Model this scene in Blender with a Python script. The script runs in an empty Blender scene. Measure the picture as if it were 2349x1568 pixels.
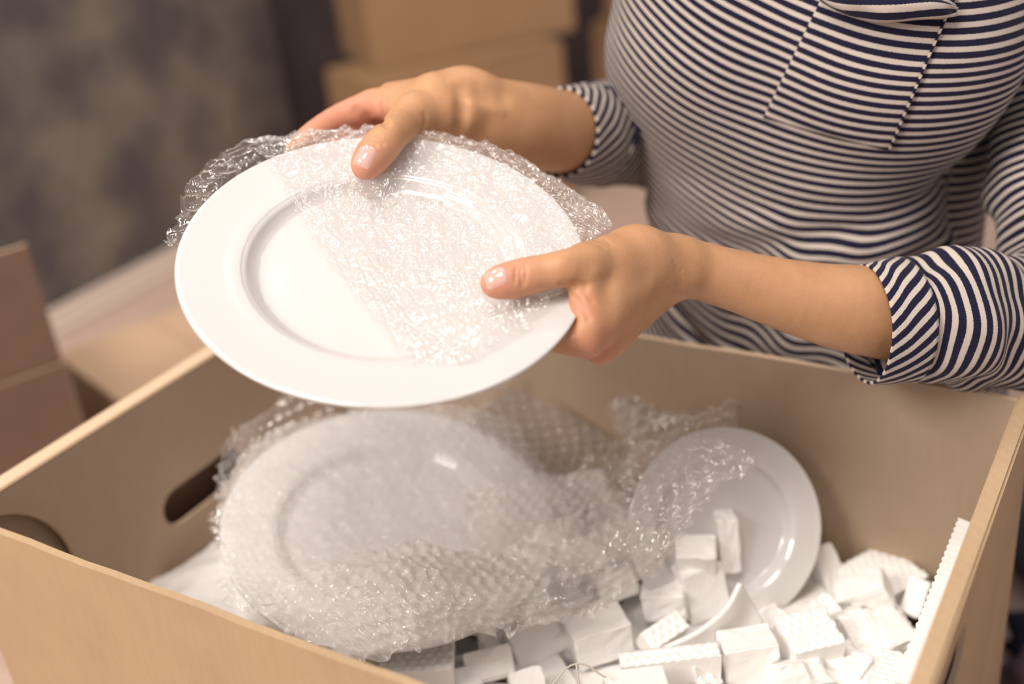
import bpy, bmesh, math, random
import numpy as np
from mathutils import Vector, Matrix
from mathutils.geometry import tessellate_polygon
random.seed(7); rng = np.random.default_rng(7)
SC = bpy.context.scene; COL = SC.collection

# ------------------------------------------------------------------ camera, world, lights, exposure
F, CX, CY = 2632.0, 1174.5, 784.0           # lens in pixels of the 2349 x 1568 frame
CAM = np.array([0.0, 0.0, 1.0])
R = np.array([[0.8560443, 0.15475865, -0.49319156],
              [0.50713095, -0.4360959, 0.74339664],
              [-0.10003176, -0.88649316, -0.45180031]])   # camera axes (right, down, forward) in the room
cam = bpy.data.cameras.new('camera'); camo = bpy.data.objects.new('camera', cam); COL.objects.link(camo)
M = np.column_stack([R[:, 0], -R[:, 1], -R[:, 2]])
camo.matrix_world = Matrix([[*M[0], CAM[0]], [*M[1], CAM[1]], [*M[2], CAM[2]], [0, 0, 0, 1]])
cam.sensor_fit = 'HORIZONTAL'; cam.sensor_width = 36; cam.lens = 36 * F / 2349
cam.clip_start = .02; cam.clip_end = 50
cam.dof.use_dof = True; cam.dof.focus_distance = .845; cam.dof.aperture_fstop = 2.0
SC.camera = camo
w = bpy.data.worlds.new('room_light'); SC.world = w; w.use_nodes = True
w.node_tree.nodes['Background'].inputs[0].default_value = (.95, .86, .86, 1)
w.node_tree.nodes['Background'].inputs[1].default_value = .46
def lamp(name, loc, target, size, power, col, sy=None):
    l = bpy.data.lights.new(name, 'AREA'); l.energy = power; l.color = col; l.size = size
    if sy: l.shape = 'RECTANGLE'; l.size_y = sy
    o = bpy.data.objects.new(name, l); COL.objects.link(o); o.location = loc
    o.rotation_euler = (Vector(target) - Vector(loc)).to_track_quat('-Z', 'Y').to_euler(); return o
lamp('key_fill_light', (-.30, -.10, 2.60), (-.5, .7, .5), .60, 25, (1, .925, .84))
lamp('key_fill_light', (-1.15, -1.30, 2.25), (-.5, .8, .5), .9, 54, (1, .93, .85))  # fill light added on the camera side to lift front faces
for lx, ly, pw_ in ((-1.6, .95, 7), (-.8, .95, 2), (-.3, 1.35, 2), (-1.2, 1.4, 1.5), (-.2, 2.2, 2), (-.95, 2.9, 2)):      # small lights added overhead for wrap glints; the first brightens the left cartons
    lamp('key_fill_light', (lx, ly, 2.65), (lx, ly, 0), .14, pw_, (1, .94, .87))
lamp('key_fill_light', (-2.3, 2.7, 2.6), (-1.6, 2.3, 0), .4, 12, (1, .92, .84))  # extra light added to brighten the background
SC.view_settings.view_transform = 'Standard'; SC.view_settings.look = 'None'
SC.view_settings.gamma = 1; SC.view_settings.exposure = 0.0
SC.view_settings.use_curve_mapping = False
SC.cycles.transparent_max_bounces = 32; SC.cycles.max_bounces = 8
SC.cycles.sample_clamp_indirect = 4

def ray(px, py):
    return R @ np.array([(px - CX) / F, (py - CY) / F, 1.0])
def P(px, py, d):                 # room point seen at that pixel, at view depth d (metres)
    return CAM + ray(px, py) * d
def on(px, py, ax, val):          # room point seen at that pixel on the plane axis = val
    r = ray(px, py); return CAM + r * ((val - CAM[ax]) / r[ax])
def nrm(v): v = np.asarray(v, float); return v / np.linalg.norm(v)

# ------------------------------------------------------------------ materials
def mat(name, col, rough=.6, spec=.3, **k):
    m = bpy.data.materials.new(name); m.use_nodes = True
    b = m.node_tree.nodes['Principled BSDF']
    b.inputs['Base Color'].default_value = (*col, 1); b.inputs['Roughness'].default_value = rough
    b.inputs['Specular IOR Level'].default_value = spec
    for a, v in k.items(): b.inputs[a.replace('_', ' ')].default_value = v
    return m
class NT:
    def __init__(s, m): s.t = m.node_tree; s.b = s.t.nodes.get('Principled BSDF')
    def n(s, typ, **k):
        x = s.t.nodes.new(typ)
        for a, v in k.items():
            if a.startswith('i_'): x.inputs[a[2:].replace('_', ' ')].default_value = v
            else: setattr(x, a, v)
        return x
    def l(s, a, b): s.t.links.new(a, b)
    def ramp(s, src, stops):
        r = s.n('ShaderNodeValToRGB'); e = r.color_ramp.elements
        while len(e) < len(stops): e.new(.5)
        for q, (p, c) in zip(e, stops): q.position = p; q.color = (*c, 1)
        s.l(src, r.inputs[0]); return r.outputs[0]
    def bump(s, src, strength, dist):
        b = s.n('ShaderNodeBump'); b.inputs['Strength'].default_value = strength; b.inputs['Distance'].default_value = dist
        s.l(src, b.inputs['Height']); s.l(b.outputs[0], s.b.inputs['Normal']); return b
def coords(nt, scale):
    tc = nt.n('ShaderNodeTexCoord'); mp = nt.n('ShaderNodeMapping'); mp.inputs['Scale'].default_value = scale
    nt.l(tc.outputs['Object'], mp.inputs[0]); return mp.outputs[0]
def noise(nt, vec, scale, detail=4, rough=.55):
    x = nt.n('ShaderNodeTexNoise'); x.inputs['Scale'].default_value = scale; x.inputs['Detail'].default_value = detail
    x.inputs['Roughness'].default_value = rough
    if vec is not None: nt.l(vec, x.inputs['Vector'])
    return x.outputs['Fac']

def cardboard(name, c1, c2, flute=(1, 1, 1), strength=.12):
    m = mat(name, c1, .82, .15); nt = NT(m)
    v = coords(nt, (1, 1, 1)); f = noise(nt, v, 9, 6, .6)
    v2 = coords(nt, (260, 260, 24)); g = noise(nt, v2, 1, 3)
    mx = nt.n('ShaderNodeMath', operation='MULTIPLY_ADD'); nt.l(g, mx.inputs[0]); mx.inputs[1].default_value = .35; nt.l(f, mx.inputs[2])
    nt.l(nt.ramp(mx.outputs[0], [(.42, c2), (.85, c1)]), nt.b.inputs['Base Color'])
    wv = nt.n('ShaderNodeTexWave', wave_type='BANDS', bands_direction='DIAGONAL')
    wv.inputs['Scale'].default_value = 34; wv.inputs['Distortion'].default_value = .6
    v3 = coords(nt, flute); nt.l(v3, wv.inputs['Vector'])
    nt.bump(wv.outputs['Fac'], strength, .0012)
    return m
CARD = cardboard('kraft_cardboard', (.54, .38, .235), (.46, .32, .195), (1.4, 1.4, 0), .10)
CARDIN = cardboard('kraft_cardboard_liner', (.455, .34, .245), (.40, .295, .21), (1, 1, 0), .03)
CARDEDGE = mat('cardboard_cut_edge', (.70, .52, .36), .9, .1)
CARDBG = cardboard('kraft_cardboard_plain', (.42, .255, .14), (.37, .225, .12), (1, 1, 0), .02)
SHADECARD = cardboard('shade_toned_cardboard', (.24, .15, .11), (.19, .12, .09), (1, 1, 0), .02)  # brown board with shade put into its colour
TAPE = mat('packing_tape', (.46, .30, .15), .3, .5)

PORC = mat('white_porcelain', (.66, .635, .625), .09, .5, Coat_Weight=.4, Coat_Roughness=.03)
FOAM = mat('white_polystyrene', (.97, .95, .925), .62, .3)
nt = NT(FOAM); v = coords(nt, (1, 1, 1)); vo = nt.n('ShaderNodeTexVoronoi'); vo.inputs['Scale'].default_value = 260; nt.l(v, vo.inputs['Vector'])
nt.bump(vo.outputs['Distance'], .25, .0008)
FOAM.node_tree.nodes['Principled BSDF'].inputs['Subsurface Weight'].default_value = .0
NAIL = mat('fingernail', (.74, .42, .36), .12, .6, Coat_Weight=.8, Coat_Roughness=.05)
SKIN = mat('skin', (.66, .38, .225), .46, .35, Subsurface_Weight=.18, Subsurface_Scale=.006)
SKIN.node_tree.nodes['Principled BSDF'].inputs['Subsurface Radius'].default_value = (1, .35, .18)
nt = NT(SKIN)
at = nt.n('ShaderNodeAttribute'); at.attribute_name = 'blush'
v = coords(nt, (1, 1, 1)); nz = noise(nt, v, 38, 5, .6)
base = nt.ramp(nz, [(.3, (.52, .27, .135)), (.7, (.60, .325, .175))])
mx = nt.n('ShaderNodeMix', data_type='RGBA'); nt.l(at.outputs['Fac'], mx.inputs[0]); nt.l(base, mx.inputs[6]); mx.inputs[7].default_value = (.64, .27, .175, 1)
nt.l(mx.outputs[2], nt.b.inputs['Base Color'])
vo = nt.n('ShaderNodeTexVoronoi'); vo.inputs['Scale'].default_value = 900; nt.l(v, vo.inputs['Vector'])
n2 = noise(nt, v, 300, 4); ad = nt.n('ShaderNodeMath', operation='ADD'); nt.l(vo.outputs['Distance'], ad.inputs[0]); nt.l(n2, ad.inputs[1])
nt.bump(ad.outputs[0], .22, .0005)

def stripe_mat(name, navy, white, frac=.54):
    m = mat(name, white, .85, .12, Sheen_Weight=.08); nt = NT(m)
    a = nt.n('ShaderNodeAttribute'); a.attribute_name = 'stripe'
    v = coords(nt, (1, 1, 1)); nz = noise(nt, v, 900, 2)
    j = nt.n('ShaderNodeMath', operation='MULTIPLY_ADD'); nt.l(nz, j.inputs[0]); j.inputs[1].default_value = .10; nt.l(a.outputs['Fac'], j.inputs[2])
    fr = nt.n('ShaderNodeMath', operation='PINGPONG'); nt.l(j.outputs[0], fr.inputs[0]); fr.inputs[1].default_value = .5
    nt.l(nt.ramp(fr.outputs[0], [(frac * .5 - .022, navy), (frac * .5 + .022, white)]), nt.b.inputs['Base Color'])
    wv = nt.n('ShaderNodeTexVoronoi'); wv.inputs['Scale'].default_value = 1100; nt.l(v, wv.inputs['Vector'])
    nt.bump(wv.outputs['Distance'], .25, .0004)
    return m
SHIRT = stripe_mat('navy_and_cream_striped_jersey', (.014, .013, .036), (.57, .49, .43), .56)
DENIM = mat('blue_denim', (.16, .22, .36), .9, .1)

def film(name, white=.10, gloss=.10, rough=.07, bs=.6, sc=130, edge=.5, bd=.004, tint=(1, .995, .99)):
    m = bpy.data.materials.new(name); m.use_nodes = True; t = m.node_tree; t.nodes.clear(); nt = NT(m)
    out = nt.n('ShaderNodeOutputMaterial')
    tr = nt.n('ShaderNodeBsdfTransparent'); tr.inputs[0].default_value = (*tint, 1)
    gl = nt.n('ShaderNodeBsdfGlossy'); gl.inputs['Roughness'].default_value = rough; gl.inputs[0].default_value = (1, .99, .98, 1)
    df = nt.n('ShaderNodeBsdfDiffuse'); df.inputs[0].default_value = (.97, .93, .90, 1)
    tl = nt.n('ShaderNodeBsdfTranslucent'); tl.inputs[0].default_value = (.97, .93, .90, 1)
    v = coords(nt, (1, 1, 1))
    n1 = nt.n('ShaderNodeTexNoise'); n1.inputs['Scale'].default_value = sc; n1.inputs['Detail'].default_value = 2; n1.inputs['Distortion'].default_value = 1.5; nt.l(v, n1.inputs['Vector'])
    bp = nt.n('ShaderNodeBump'); bp.inputs['Strength'].default_value = bs; bp.inputs['Distance'].default_value = bd
    nd = nt.n('ShaderNodeTexNoise'); nd.inputs['Scale'].default_value = 60; nd.inputs['Detail'].default_value = 1; nt.l(v, nd.inputs['Vector'])
    wv = nt.n('ShaderNodeMix', data_type='VECTOR'); wv.inputs[0].default_value = .02; nt.l(v, wv.inputs[4]); nt.l(nd.outputs['Color'], wv.inputs[5])
    vc = nt.n('ShaderNodeTexVoronoi', feature='F1'); vc.inputs['Scale'].default_value = sc * 1.3; nt.l(wv.outputs[1], vc.inputs['Vector'])
    hs = nt.n('ShaderNodeMath', operation='MULTIPLY_ADD'); nt.l(vc.outputs['Distance'], hs.inputs[0]); hs.inputs[1].default_value = .22; nt.l(n1.outputs['Fac'], hs.inputs[2])
    nt.l(hs.outputs[0], bp.inputs['Height'])
    nt.l(bp.outputs[0], gl.inputs['Normal'])
    lw = nt.n('ShaderNodeLayerWeight'); lw.inputs[0].default_value = .5      # geometric normal: edges of bubbles read whiter
    pw = nt.n('ShaderNodeMath', operation='POWER'); nt.l(lw.outputs['Facing'], pw.inputs[0]); pw.inputs[1].default_value = 2.5
    md = nt.n('ShaderNodeMixShader'); md.inputs[0].default_value = .45; nt.l(df.outputs[0], md.inputs[1]); nt.l(tl.outputs[0], md.inputs[2])
    f2 = nt.n('ShaderNodeMath', operation='MULTIPLY_ADD'); nt.l(pw.outputs[0], f2.inputs[0]); f2.inputs[1].default_value = edge; f2.inputs[2].default_value = white; f2.use_clamp = True
    g = nt.n('ShaderNodeMath', operation='MULTIPLY_ADD'); nt.l(pw.outputs[0], g.inputs[0]); g.inputs[1].default_value = .25; g.inputs[2].default_value = gloss; g.use_clamp = True
    m1 = nt.n('ShaderNodeMixShader'); nt.l(f2.outputs[0], m1.inputs[0]); nt.l(tr.outputs[0], m1.inputs[1]); nt.l(md.outputs[0], m1.inputs[2])
    m2 = nt.n('ShaderNodeMixShader'); nt.l(g.outputs[0], m2.inputs[0]); nt.l(m1.outputs[0], m2.inputs[1]); nt.l(gl.outputs[0], m2.inputs[2])
    nt.l(m2.outputs[0], out.inputs[0]); return m
WRAP = film('clear_bubble_wrap', .06, .12, edge=.8, bd=.0025, sc=90)
WRAPD = film('dim_bubble_wrap', .10, .10, .12, edge=1.0, tint=(.86, .86, .87))
WRAPC = film('crinkled_bubble_wrap', .06, .11, .11, bs=1.0, sc=75, edge=.40, bd=.006)
WRAPH = film('milky_bubble_wrap', .36, .11, .10, bs=1.0, sc=105, edge=.3, bd=.010)
WRAPM = film('hazy_bubble_wrap', .27, .05, .2, bs=.5)

# ------------------------------------------------------------------ object helpers
def new_obj(name, V, Fc, m, parent=None, smooth=True, attrs=None):
    me = bpy.data.meshes.new(name)
    V = np.asarray(V, np.float32)
    if isinstance(Fc, np.ndarray):
        k = Fc.shape[1]; me.vertices.add(len(V)); me.vertices.foreach_set('co', V.ravel())
        me.loops.add(Fc.size); me.loops.foreach_set('vertex_index', Fc.astype(np.int32).ravel())
        me.polygons.add(len(Fc)); me.polygons.foreach_set('loop_start', np.arange(0, Fc.size, k, dtype=np.int32))
        me.update(calc_edges=True); me.validate()
    else: me.from_pydata([tuple(map(float, v)) for v in V], [], Fc)
    for a, vals in (attrs or {}).items():
        at = me.attributes.new(a, 'FLOAT', 'POINT'); at.data.foreach_set('value', np.asarray(vals, np.float32))
    if m: me.materials.append(m)
    if smooth: me.polygons.foreach_set('use_smooth', np.ones(len(me.polygons), bool))
    me.update()
    o = bpy.data.objects.new(name, me); COL.objects.link(o)
    if parent: o.parent = parent
    return o
def from_bm(name, bm, m, parent=None, smooth=False):
    me = bpy.data.meshes.new(name); bm.to_mesh(me); bm.free(); me.materials.append(m)
    if smooth: me.polygons.foreach_set('use_smooth', np.ones(len(me.polygons), bool))
    o = bpy.data.objects.new(name, me); COL.objects.link(o)
    if parent: o.parent = parent
    return o
def tag(o, label=None, cat=None, group=None, kind=None):
    if label: o['label'] = label
    if cat: o['category'] = cat
    if group: o['group'] = group
    if kind: o['kind'] = kind
    return o
def empty(name, loc, label=None, cat=None, group=None, rz=0):
    o = bpy.data.objects.new(name, None); COL.objects.link(o); o.location = loc; o.rotation_euler.z = rz
    o.empty_display_size = .05
    return tag(o, label, cat, group)
def box_bm(lo, hi, bev=0, seg=2):
    bm = bmesh.new(); bmesh.ops.create_cube(bm, size=1)
    lo = Vector(lo); hi = Vector(hi)
    for v in bm.verts: v.co = Vector([lo[i] + (v.co[i] + .5) * (hi[i] - lo[i]) for i in range(3)])
    if bev: bmesh.ops.bevel(bm, geom=bm.edges[:], offset=bev, segments=seg, affect='EDGES')
    return bm
def panel(name, outline, holes, org, ax, ay, thick, m, parent, edge=None):
    """a board cut to a 2D outline with holes, thickness along ax x ay"""
    polys = [outline] + holes
    flat = [p for q in polys for p in q]
    tri = tessellate_polygon([[Vector((x, y, 0)) for x, y in q] for q in polys])
    org, ax, ay = map(Vector, (org, ax, ay)); nz = ax.cross(ay).normalized()
    bm = bmesh.new(); top = []; bot = []
    for x, y in flat:
        p = org + ax * x + ay * y; bot.append(bm.verts.new(p)); top.append(bm.verts.new(p + nz * thick))
    for a, b, c in tri:
        for vs, idx in ((top, (a, b, c)), (bot, (c, b, a))):
            try: bm.faces.new([vs[i] for i in idx])
            except ValueError: pass
    k = 0
    for q in polys:
        for i in range(len(q)):
            a, b = k + i, k + (i + 1) % len(q)
            f = bm.faces.new([bot[a], bot[b], top[b], top[a]]); f.material_index = 1
        k += len(q)
    bmesh.ops.recalc_face_normals(bm, faces=bm.faces[:])
    o = from_bm(name, bm, m, parent); o.data.materials.append(edge or CARDEDGE); return o

# ---- implicit surfaces
def cap(p, a, b, ra, rb):
    a = np.asarray(a); b = np.asarray(b); ab = b - a; t = np.clip(((p - a) @ ab) / (ab @ ab + 1e-12), 0, 1)
    return np.linalg.norm(p - a - t[:, None] * ab, axis=1) - (ra + (rb - ra) * t)
def ell(p, c, ax, r):      # ellipsoid, ax = 3x3 rows, r = radii
    q = ((p - c) @ np.asarray(ax).T) / r; k = np.linalg.norm(q, axis=1)
    return (k - 1) * min(r)
def smin(a, b, k):
    h = np.clip(.5 + .5 * (b - a) / k, 0, 1); return b + (a - b) * h - k * h * (1 - h)
def surface_nets(f, lo, hi, h, coarse=4):
    lo = np.asarray(lo, float); hi = np.asarray(hi, float)
    H = h * coarse; nc = np.ceil((hi - lo) / H).astype(int) + 1
    g = np.stack(np.meshgrid(*[lo[i] + (np.arange(nc[i]) + .5) * H - h * .5 for i in range(3)], indexing='ij'), -1).reshape(-1, 3)
    dc = f(g).reshape(nc)
    full = np.repeat(np.repeat(np.repeat(dc, coarse, 0), coarse, 1), coarse, 2)
    near = np.abs(full) < H * 1.5
    idx = np.argwhere(near)
    full[near] = f(lo + idx * h)
    s = full < 0
    n = np.array(full.shape)
    cs = sum(s[a:n[0]-1+a, b:n[1]-1+b, c:n[2]-1+c].astype(np.int8) for a in (0, 1) for b in (0, 1) for c in (0, 1))
    act = (cs > 0) & (cs < 8); ci = np.argwhere(act); vid = -np.ones(act.shape, int); vid[act] = np.arange(len(ci))
    acc = np.zeros((len(ci), 3)); cnt = np.zeros(len(ci))
    corners = [(a, b, c) for a in (0, 1) for b in (0, 1) for c in (0, 1)]
    for A in corners:
        for ax in range(3):
            if A[ax]: continue
            B = list(A); B[ax] = 1
            fa = full[tuple((ci + A).T)]; fb = full[tuple((ci + B).T)]
            mk = (fa < 0) != (fb < 0); t = np.zeros(len(ci)); t[mk] = fa[mk] / (fa[mk] - fb[mk])
            pos = np.tile(np.array(A, float), (len(ci), 1)); pos[:, ax] = t
            acc[mk] += pos[mk]; cnt[mk] += 1
    V = lo + (ci + acc / cnt[:, None]) * h
    Q = []
    for ax in range(3):
        b, c = [(1, 2), (2, 0), (0, 1)][ax]
        sl0 = [slice(1, None)] * 3; sl0[ax] = slice(0, -1); sl1 = list(sl0); sl1[ax] = slice(1, None)
        s0 = s[tuple(sl0)]; s1 = s[tuple(sl1)]
        for inside in (True, False):
            e = np.argwhere((s0 != s1) & (s0 == inside))
            if not len(e): continue
            e = e + 1; e[:, ax] -= 1
            lim = np.array(act.shape); ok = np.all(e < lim, axis=1); e = e[ok]
            def at(db, dc2):
                q = e.copy(); q[:, b] += db; q[:, c] += dc2; return vid[tuple(q.T)]
            quad = np.stack([at(-1, -1), at(0, -1), at(0, 0), at(-1, 0)], 1)
            if not inside: quad = quad[:, ::-1]
            Q.append(quad[(quad >= 0).all(1)])
    return V, np.concatenate(Q)
def grad(f, V, e=.0004):
    g = np.stack([f(V + d) - f(V - d) for d in np.eye(3) * e], 1); return g / (np.linalg.norm(g, axis=1)[:, None] + 1e-9)
def relax(f, V, n=2):
    for _ in range(n): V = V - np.clip(f(V), -.003, .003)[:, None] * grad(f, V)
    return V
def march(f, org, dirs, t0, t1, steps=160, k=.8):
    t = np.full(len(dirs), t0)
    for _ in range(steps):
        d = f(org + dirs * t[:, None]); t = t + np.clip(d * k, -.01, .02)
    return org + dirs * t[:, None]

def vnoise(p, seed=0):     # smooth value noise in 3D, about -1..1
    p = np.asarray(p, float); i = np.floor(p).astype(np.int64); f = p - i; f = f * f * (3 - 2 * f); out = np.zeros(len(p))
    for a in (0, 1):
        for b in (0, 1):
            for c in (0, 1):
                q = (i[:, 0] + a) * 374761393 + (i[:, 1] + b) * 668265263 + (i[:, 2] + c) * 2147483647 + seed * 974634777
                q = (q ^ (q >> 13)) * 1274126177; q = (q ^ (q >> 16)) & 0xffff
                out += (q / 32767.5 - 1) * (f[:, 0] if a else 1 - f[:, 0]) * (f[:, 1] if b else 1 - f[:, 1]) * (f[:, 2] if c else 1 - f[:, 2])
    return out

def cr(ctrl, t):           # Catmull-Rom along axis 0, t in 0..1
    n = len(ctrl) - 1; x = np.clip(t, 0, 1) * n; i = np.minimum(np.floor(x).astype(int), n - 1); f = (x - i)[:, None]
    ex = np.concatenate([[2 * ctrl[0] - ctrl[1]], ctrl, [2 * ctrl[-1] - ctrl[-2]]])
    sh = (len(t),) + (1,) * (ctrl.ndim - 1); f = f.reshape(sh)
    a, b, c, d = ex[i], ex[i + 1], ex[i + 2], ex[i + 3]
    return .5 * (2 * b + (c - a) * f + (2 * a - 5 * b + 4 * c - d) * f ** 2 + (3 * b - a - 3 * c + d) * f ** 3)
def sheet(name, ctrl, m, amp=.0025, res=.0016, bub=.0026, pitch=.0115, seed=0, parent=None, flip=1, ns=45, ragged=.004, crush=.5, bubf=None):
    """bubble wrap: a spline sheet through a control net of points with a hexagonal field of bubbles"""
    C = np.array(ctrl, float)
    lu = np.mean([np.linalg.norm(np.diff(C[i], axis=0), axis=1).sum() for i in range(C.shape[0])])
    lv = np.mean([np.linalg.norm(np.diff(C[:, j], axis=0), axis=1).sum() for j in range(C.shape[1])])
    nu, nv = int(lu / res) + 2, int(lv / res) + 2
    A = cr(C, np.linspace(0, 1, nv)); S = cr(np.swapaxes(A, 0, 1), np.linspace(0, 1, nu)); S = np.swapaxes(S, 0, 1)   # nv,nu,3
    du = np.gradient(S, axis=1); dv = np.gradient(S, axis=0); N = np.cross(du, dv); N /= np.linalg.norm(N, axis=2)[..., None] + 1e-12; N *= flip
    U, Vv = np.meshgrid(np.linspace(0, lu, nu), np.linspace(0, lv, nv))
    row = np.round(Vv / (pitch * .866)); cx = (np.round(U / pitch - .5 * (row % 2)) + .5 * (row % 2)) * pitch
    dd = np.inf * np.ones_like(U); key = np.zeros_like(U)
    for dr in (-1, 0, 1):
        r2 = row + dr; c2 = (np.round(U / pitch - .5 * (r2 % 2)) + .5 * (r2 % 2)) * pitch
        d = np.hypot(U - c2, Vv - r2 * pitch * .866); mk = d < dd; dd[mk] = d[mk]; key[mk] = (r2 * 131 + np.round(c2 / pitch * 2))[mk]
    rr = pitch * .43; x = np.clip(1 - (dd / rr) ** 2, 0, 1); bh = np.sqrt(x) * bub
    kk = np.sin(key * 12.9898 + seed) * 43758.5453; kk = kk - np.floor(kk)
    bh *= 1 - crush * kk
    if bubf: bh = bh * bubf(U / lu, Vv / lv)
    pts = S.reshape(-1, 3)
    nz = vnoise(pts * ns, seed) * amp + vnoise(pts * ns * 2.7, seed + 5) * amp * .5
    cr_ = np.abs(vnoise(pts * ns * 4.5, seed + 9)) * amp * .45
    out = pts + N.reshape(-1, 3) * (nz + cr_ + bh.ravel())[:, None]
    eu = np.minimum(U, lu - U); ev = np.minimum(Vv, lv - Vv); ed = np.exp(-np.minimum(eu, ev) / .006).ravel()
    jit = np.stack([vnoise(pts * 160, seed + k) for k in (20, 21, 22)], 1) * ragged
    out = out + jit * ed[:, None]
    i = np.arange(nu * nv).reshape(nv, nu)
    Q = np.stack([i[:-1, :-1], i[:-1, 1:], i[1:, 1:], i[1:, :-1]], -1).reshape(-1, 4)
    return new_obj(name, out, Q, m, parent)

# ------------------------------------------------------------------ the room
def slab(name, lo, hi, m): return tag(from_bm(name, box_bm(lo, hi), m), kind='structure')
PLASTER = mat('mottled_grey_plaster', (.2, .18, .16), .9, .1); nt = NT(PLASTER)
v = coords(nt, (1, 1, 1)); a = noise(nt, v, 6.5, 4, .5)
nt.l(nt.ramp(a, [(.36, (.125, .106, .108)), (.5, (.185, .160, .142)), (.66, (.265, .226, .18))]), nt.b.inputs['Base Color'])
nt.bump(noise(nt, v, 30, 5), .3, .01)
PLASTER2 = mat('dark_grey_plaster', (.11, .09, .095), .9, .1); nt = NT(PLASTER2)
nt.l(nt.ramp(noise(nt, coords(nt, (1, 1, 1)), 3, 4), [(.35, (.11, .092, .10)), (.65, (.17, .142, .14))]), nt.b.inputs['Base Color'])
WOOD = mat('pale_laminate_floor', (.62, .44, .34), .5, .3); nt = NT(WOOD)
nt.l(nt.ramp(noise(nt, coords(nt, (2, 22, 1)), 3, 5), [(.3, (.60, .43, .345)), (.7, (.70, .52, .43))]), nt.b.inputs['Base Color'])
WHITEP = mat('painted_wood_trim', (.78, .66, .57), .45, .35)
fl = tag(empty('floor', (0, 0, 0)), kind='structure')
for i in range(22):                                   # laminate boards running away from the camera
    x0 = -3.2 + i * .19
    for (y0, y1) in ((-1.5 + (i % 3) * .45, 1.1 + (i % 3) * .45), (1.1 + (i % 3) * .45, 3.2)):
        y0 = -1.5 if y0 < 1 else y0
        p = from_bm('plank', box_bm((x0 + .0006, y0 + .0006, -.02), (x0 + .1894, y1 - .0006, 0), .0008, 1), WOOD, fl)
slab('wall_left', (-2.16, -1.5, 0), (-2.0, 2.12, 2.7), PLASTER)
slab('wall_recess', (-2.40, 2.12, 0), (-2.25, 3.2, 2.7), PLASTER2)
slab('wall_back', (-3.3, 3.2, 0), (1.2, 3.3, 2.7), PLASTER2)
def skirting(name, y0, y1):
    prof = [(0, 0), (.020, 0), (.020, .040), (.015, .046), (.015, .060), (.009, .068), (.009, .078), (0, .082)]
    V = []; 
    for y in (y0, y1): V += [(-2.0 + a, y, b) for a, b in prof]
    k = len(prof); Fc = [[i, (i + 1) % k, (i + 1) % k + k, i + k] for i in range(k)] + [list(range(k))[::-1], list(range(k, 2 * k))]
    return tag(new_obj(name, V, Fc, WHITEP, smooth=False), kind='structure')
skirting('baseboard_left', -1.5, 2.12)

# ------------------------------------------------------------------ cartons behind
def frame_from(F0, Rr, Lb):
    """rectangle from front corner, right corner and left-back corner (plan view)"""
    F0 = np.array(F0, float); ex = np.array(Rr) - F0; w_ = np.linalg.norm(ex); ex /= w_
    ey = np.array([-ex[1], ex[0]]); d_ = abs((np.array(Lb) - F0) @ ey); return F0, ex, ey, w_, d_
def closed_carton(F0, Rr, Lb, z0, hgt, label, m=CARDBG, group=None, tape=True):
    F0, ex, ey, w_, d_ = frame_from(F0, Rr, Lb)
    e = empty('cardboard_box', (F0[0], F0[1], z0), label, 'box', group, math.atan2(ex[1], ex[0]))
    from_bm('body', box_bm((0, 0, .001), (w_, d_, hgt - .005), .003), m, e)
    from_bm('flap', box_bm((.0015, 0, hgt - .0045), (w_ - .0015, d_ / 2 - .001, hgt), .0015, 1), m, e)
    from_bm('flap', box_bm((.0015, d_ / 2 + .001, hgt - .0045), (w_ - .0015, d_, hgt), .0015, 1), m, e)
    if tape:
        t = from_bm('tape', box_bm((.001, d_ / 2 - .024, hgt + .0001), (w_ - .001, d_ / 2 + .024, hgt + .0006)), TAPE, e)
    return e
low = ((-1.556, 1.924), (-1.334, 2.367), (-1.795, 2.03))
closed_carton(*low, 0, .4, 'closed brown carton under a larger one in the stack behind the hand holding the plate', group=None)
closed_carton((-1.645, 2.04), (-1.347, 2.46), (-1.868, 2.14), .401, .42, 'large brown carton on top of the stack by the dark wall')
closed_carton((-1.43, 2.69), (-.95, 2.80), (-1.47, 2.99), 0, .36, 'lower brown carton of the stack behind the striped chest')
closed_carton((-1.40, 2.72), (-.97, 2.82), (-1.44, 2.97), .361, .40, 'upper brown carton of the stack behind the striped chest')
a_ = on(128, 812, 2, .22); b_ = on(385, 672, 2, .22); c_ = on(285, 930, 2, .22)
ex = nrm((c_ - a_)[:2]); ey = np.array([-ex[1], ex[0]]); wid = .48; dep = float(abs((b_ - a_)[:2] @ ey)) + .0
closed_carton(a_[:2], a_[:2] + ex * wid, a_[:2] + ey * .33, 0, .22, 'low closed tan carton with a lit top beside the baseboard', mat('light_tan_cardboard', (.64, .435, .29), .85, .1), tape=False)
# open carton at the far left with its flap up
K = on(150, 822, 2, .35); D1 = nrm((on(0, 876, 2, .35) - K)[:2]); D2 = np.array([D1[1], -D1[0]])
if D2[0] > 0: D2 = -D2
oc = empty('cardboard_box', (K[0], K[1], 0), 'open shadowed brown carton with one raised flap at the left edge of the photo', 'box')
def wallp(name, p0, p1, z0, z1, th=.005, m=SHADECARD):
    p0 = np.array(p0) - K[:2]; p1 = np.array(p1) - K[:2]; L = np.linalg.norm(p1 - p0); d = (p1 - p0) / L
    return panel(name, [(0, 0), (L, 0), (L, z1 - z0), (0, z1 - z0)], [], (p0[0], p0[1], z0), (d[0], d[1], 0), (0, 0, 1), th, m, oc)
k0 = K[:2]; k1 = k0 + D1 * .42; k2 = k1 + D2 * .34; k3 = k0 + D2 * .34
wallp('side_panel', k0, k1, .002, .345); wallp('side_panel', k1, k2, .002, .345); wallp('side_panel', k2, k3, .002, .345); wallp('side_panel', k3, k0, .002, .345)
flp = wallp('flap', k0 + D1 * .004, k1, .35, .515)
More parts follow.
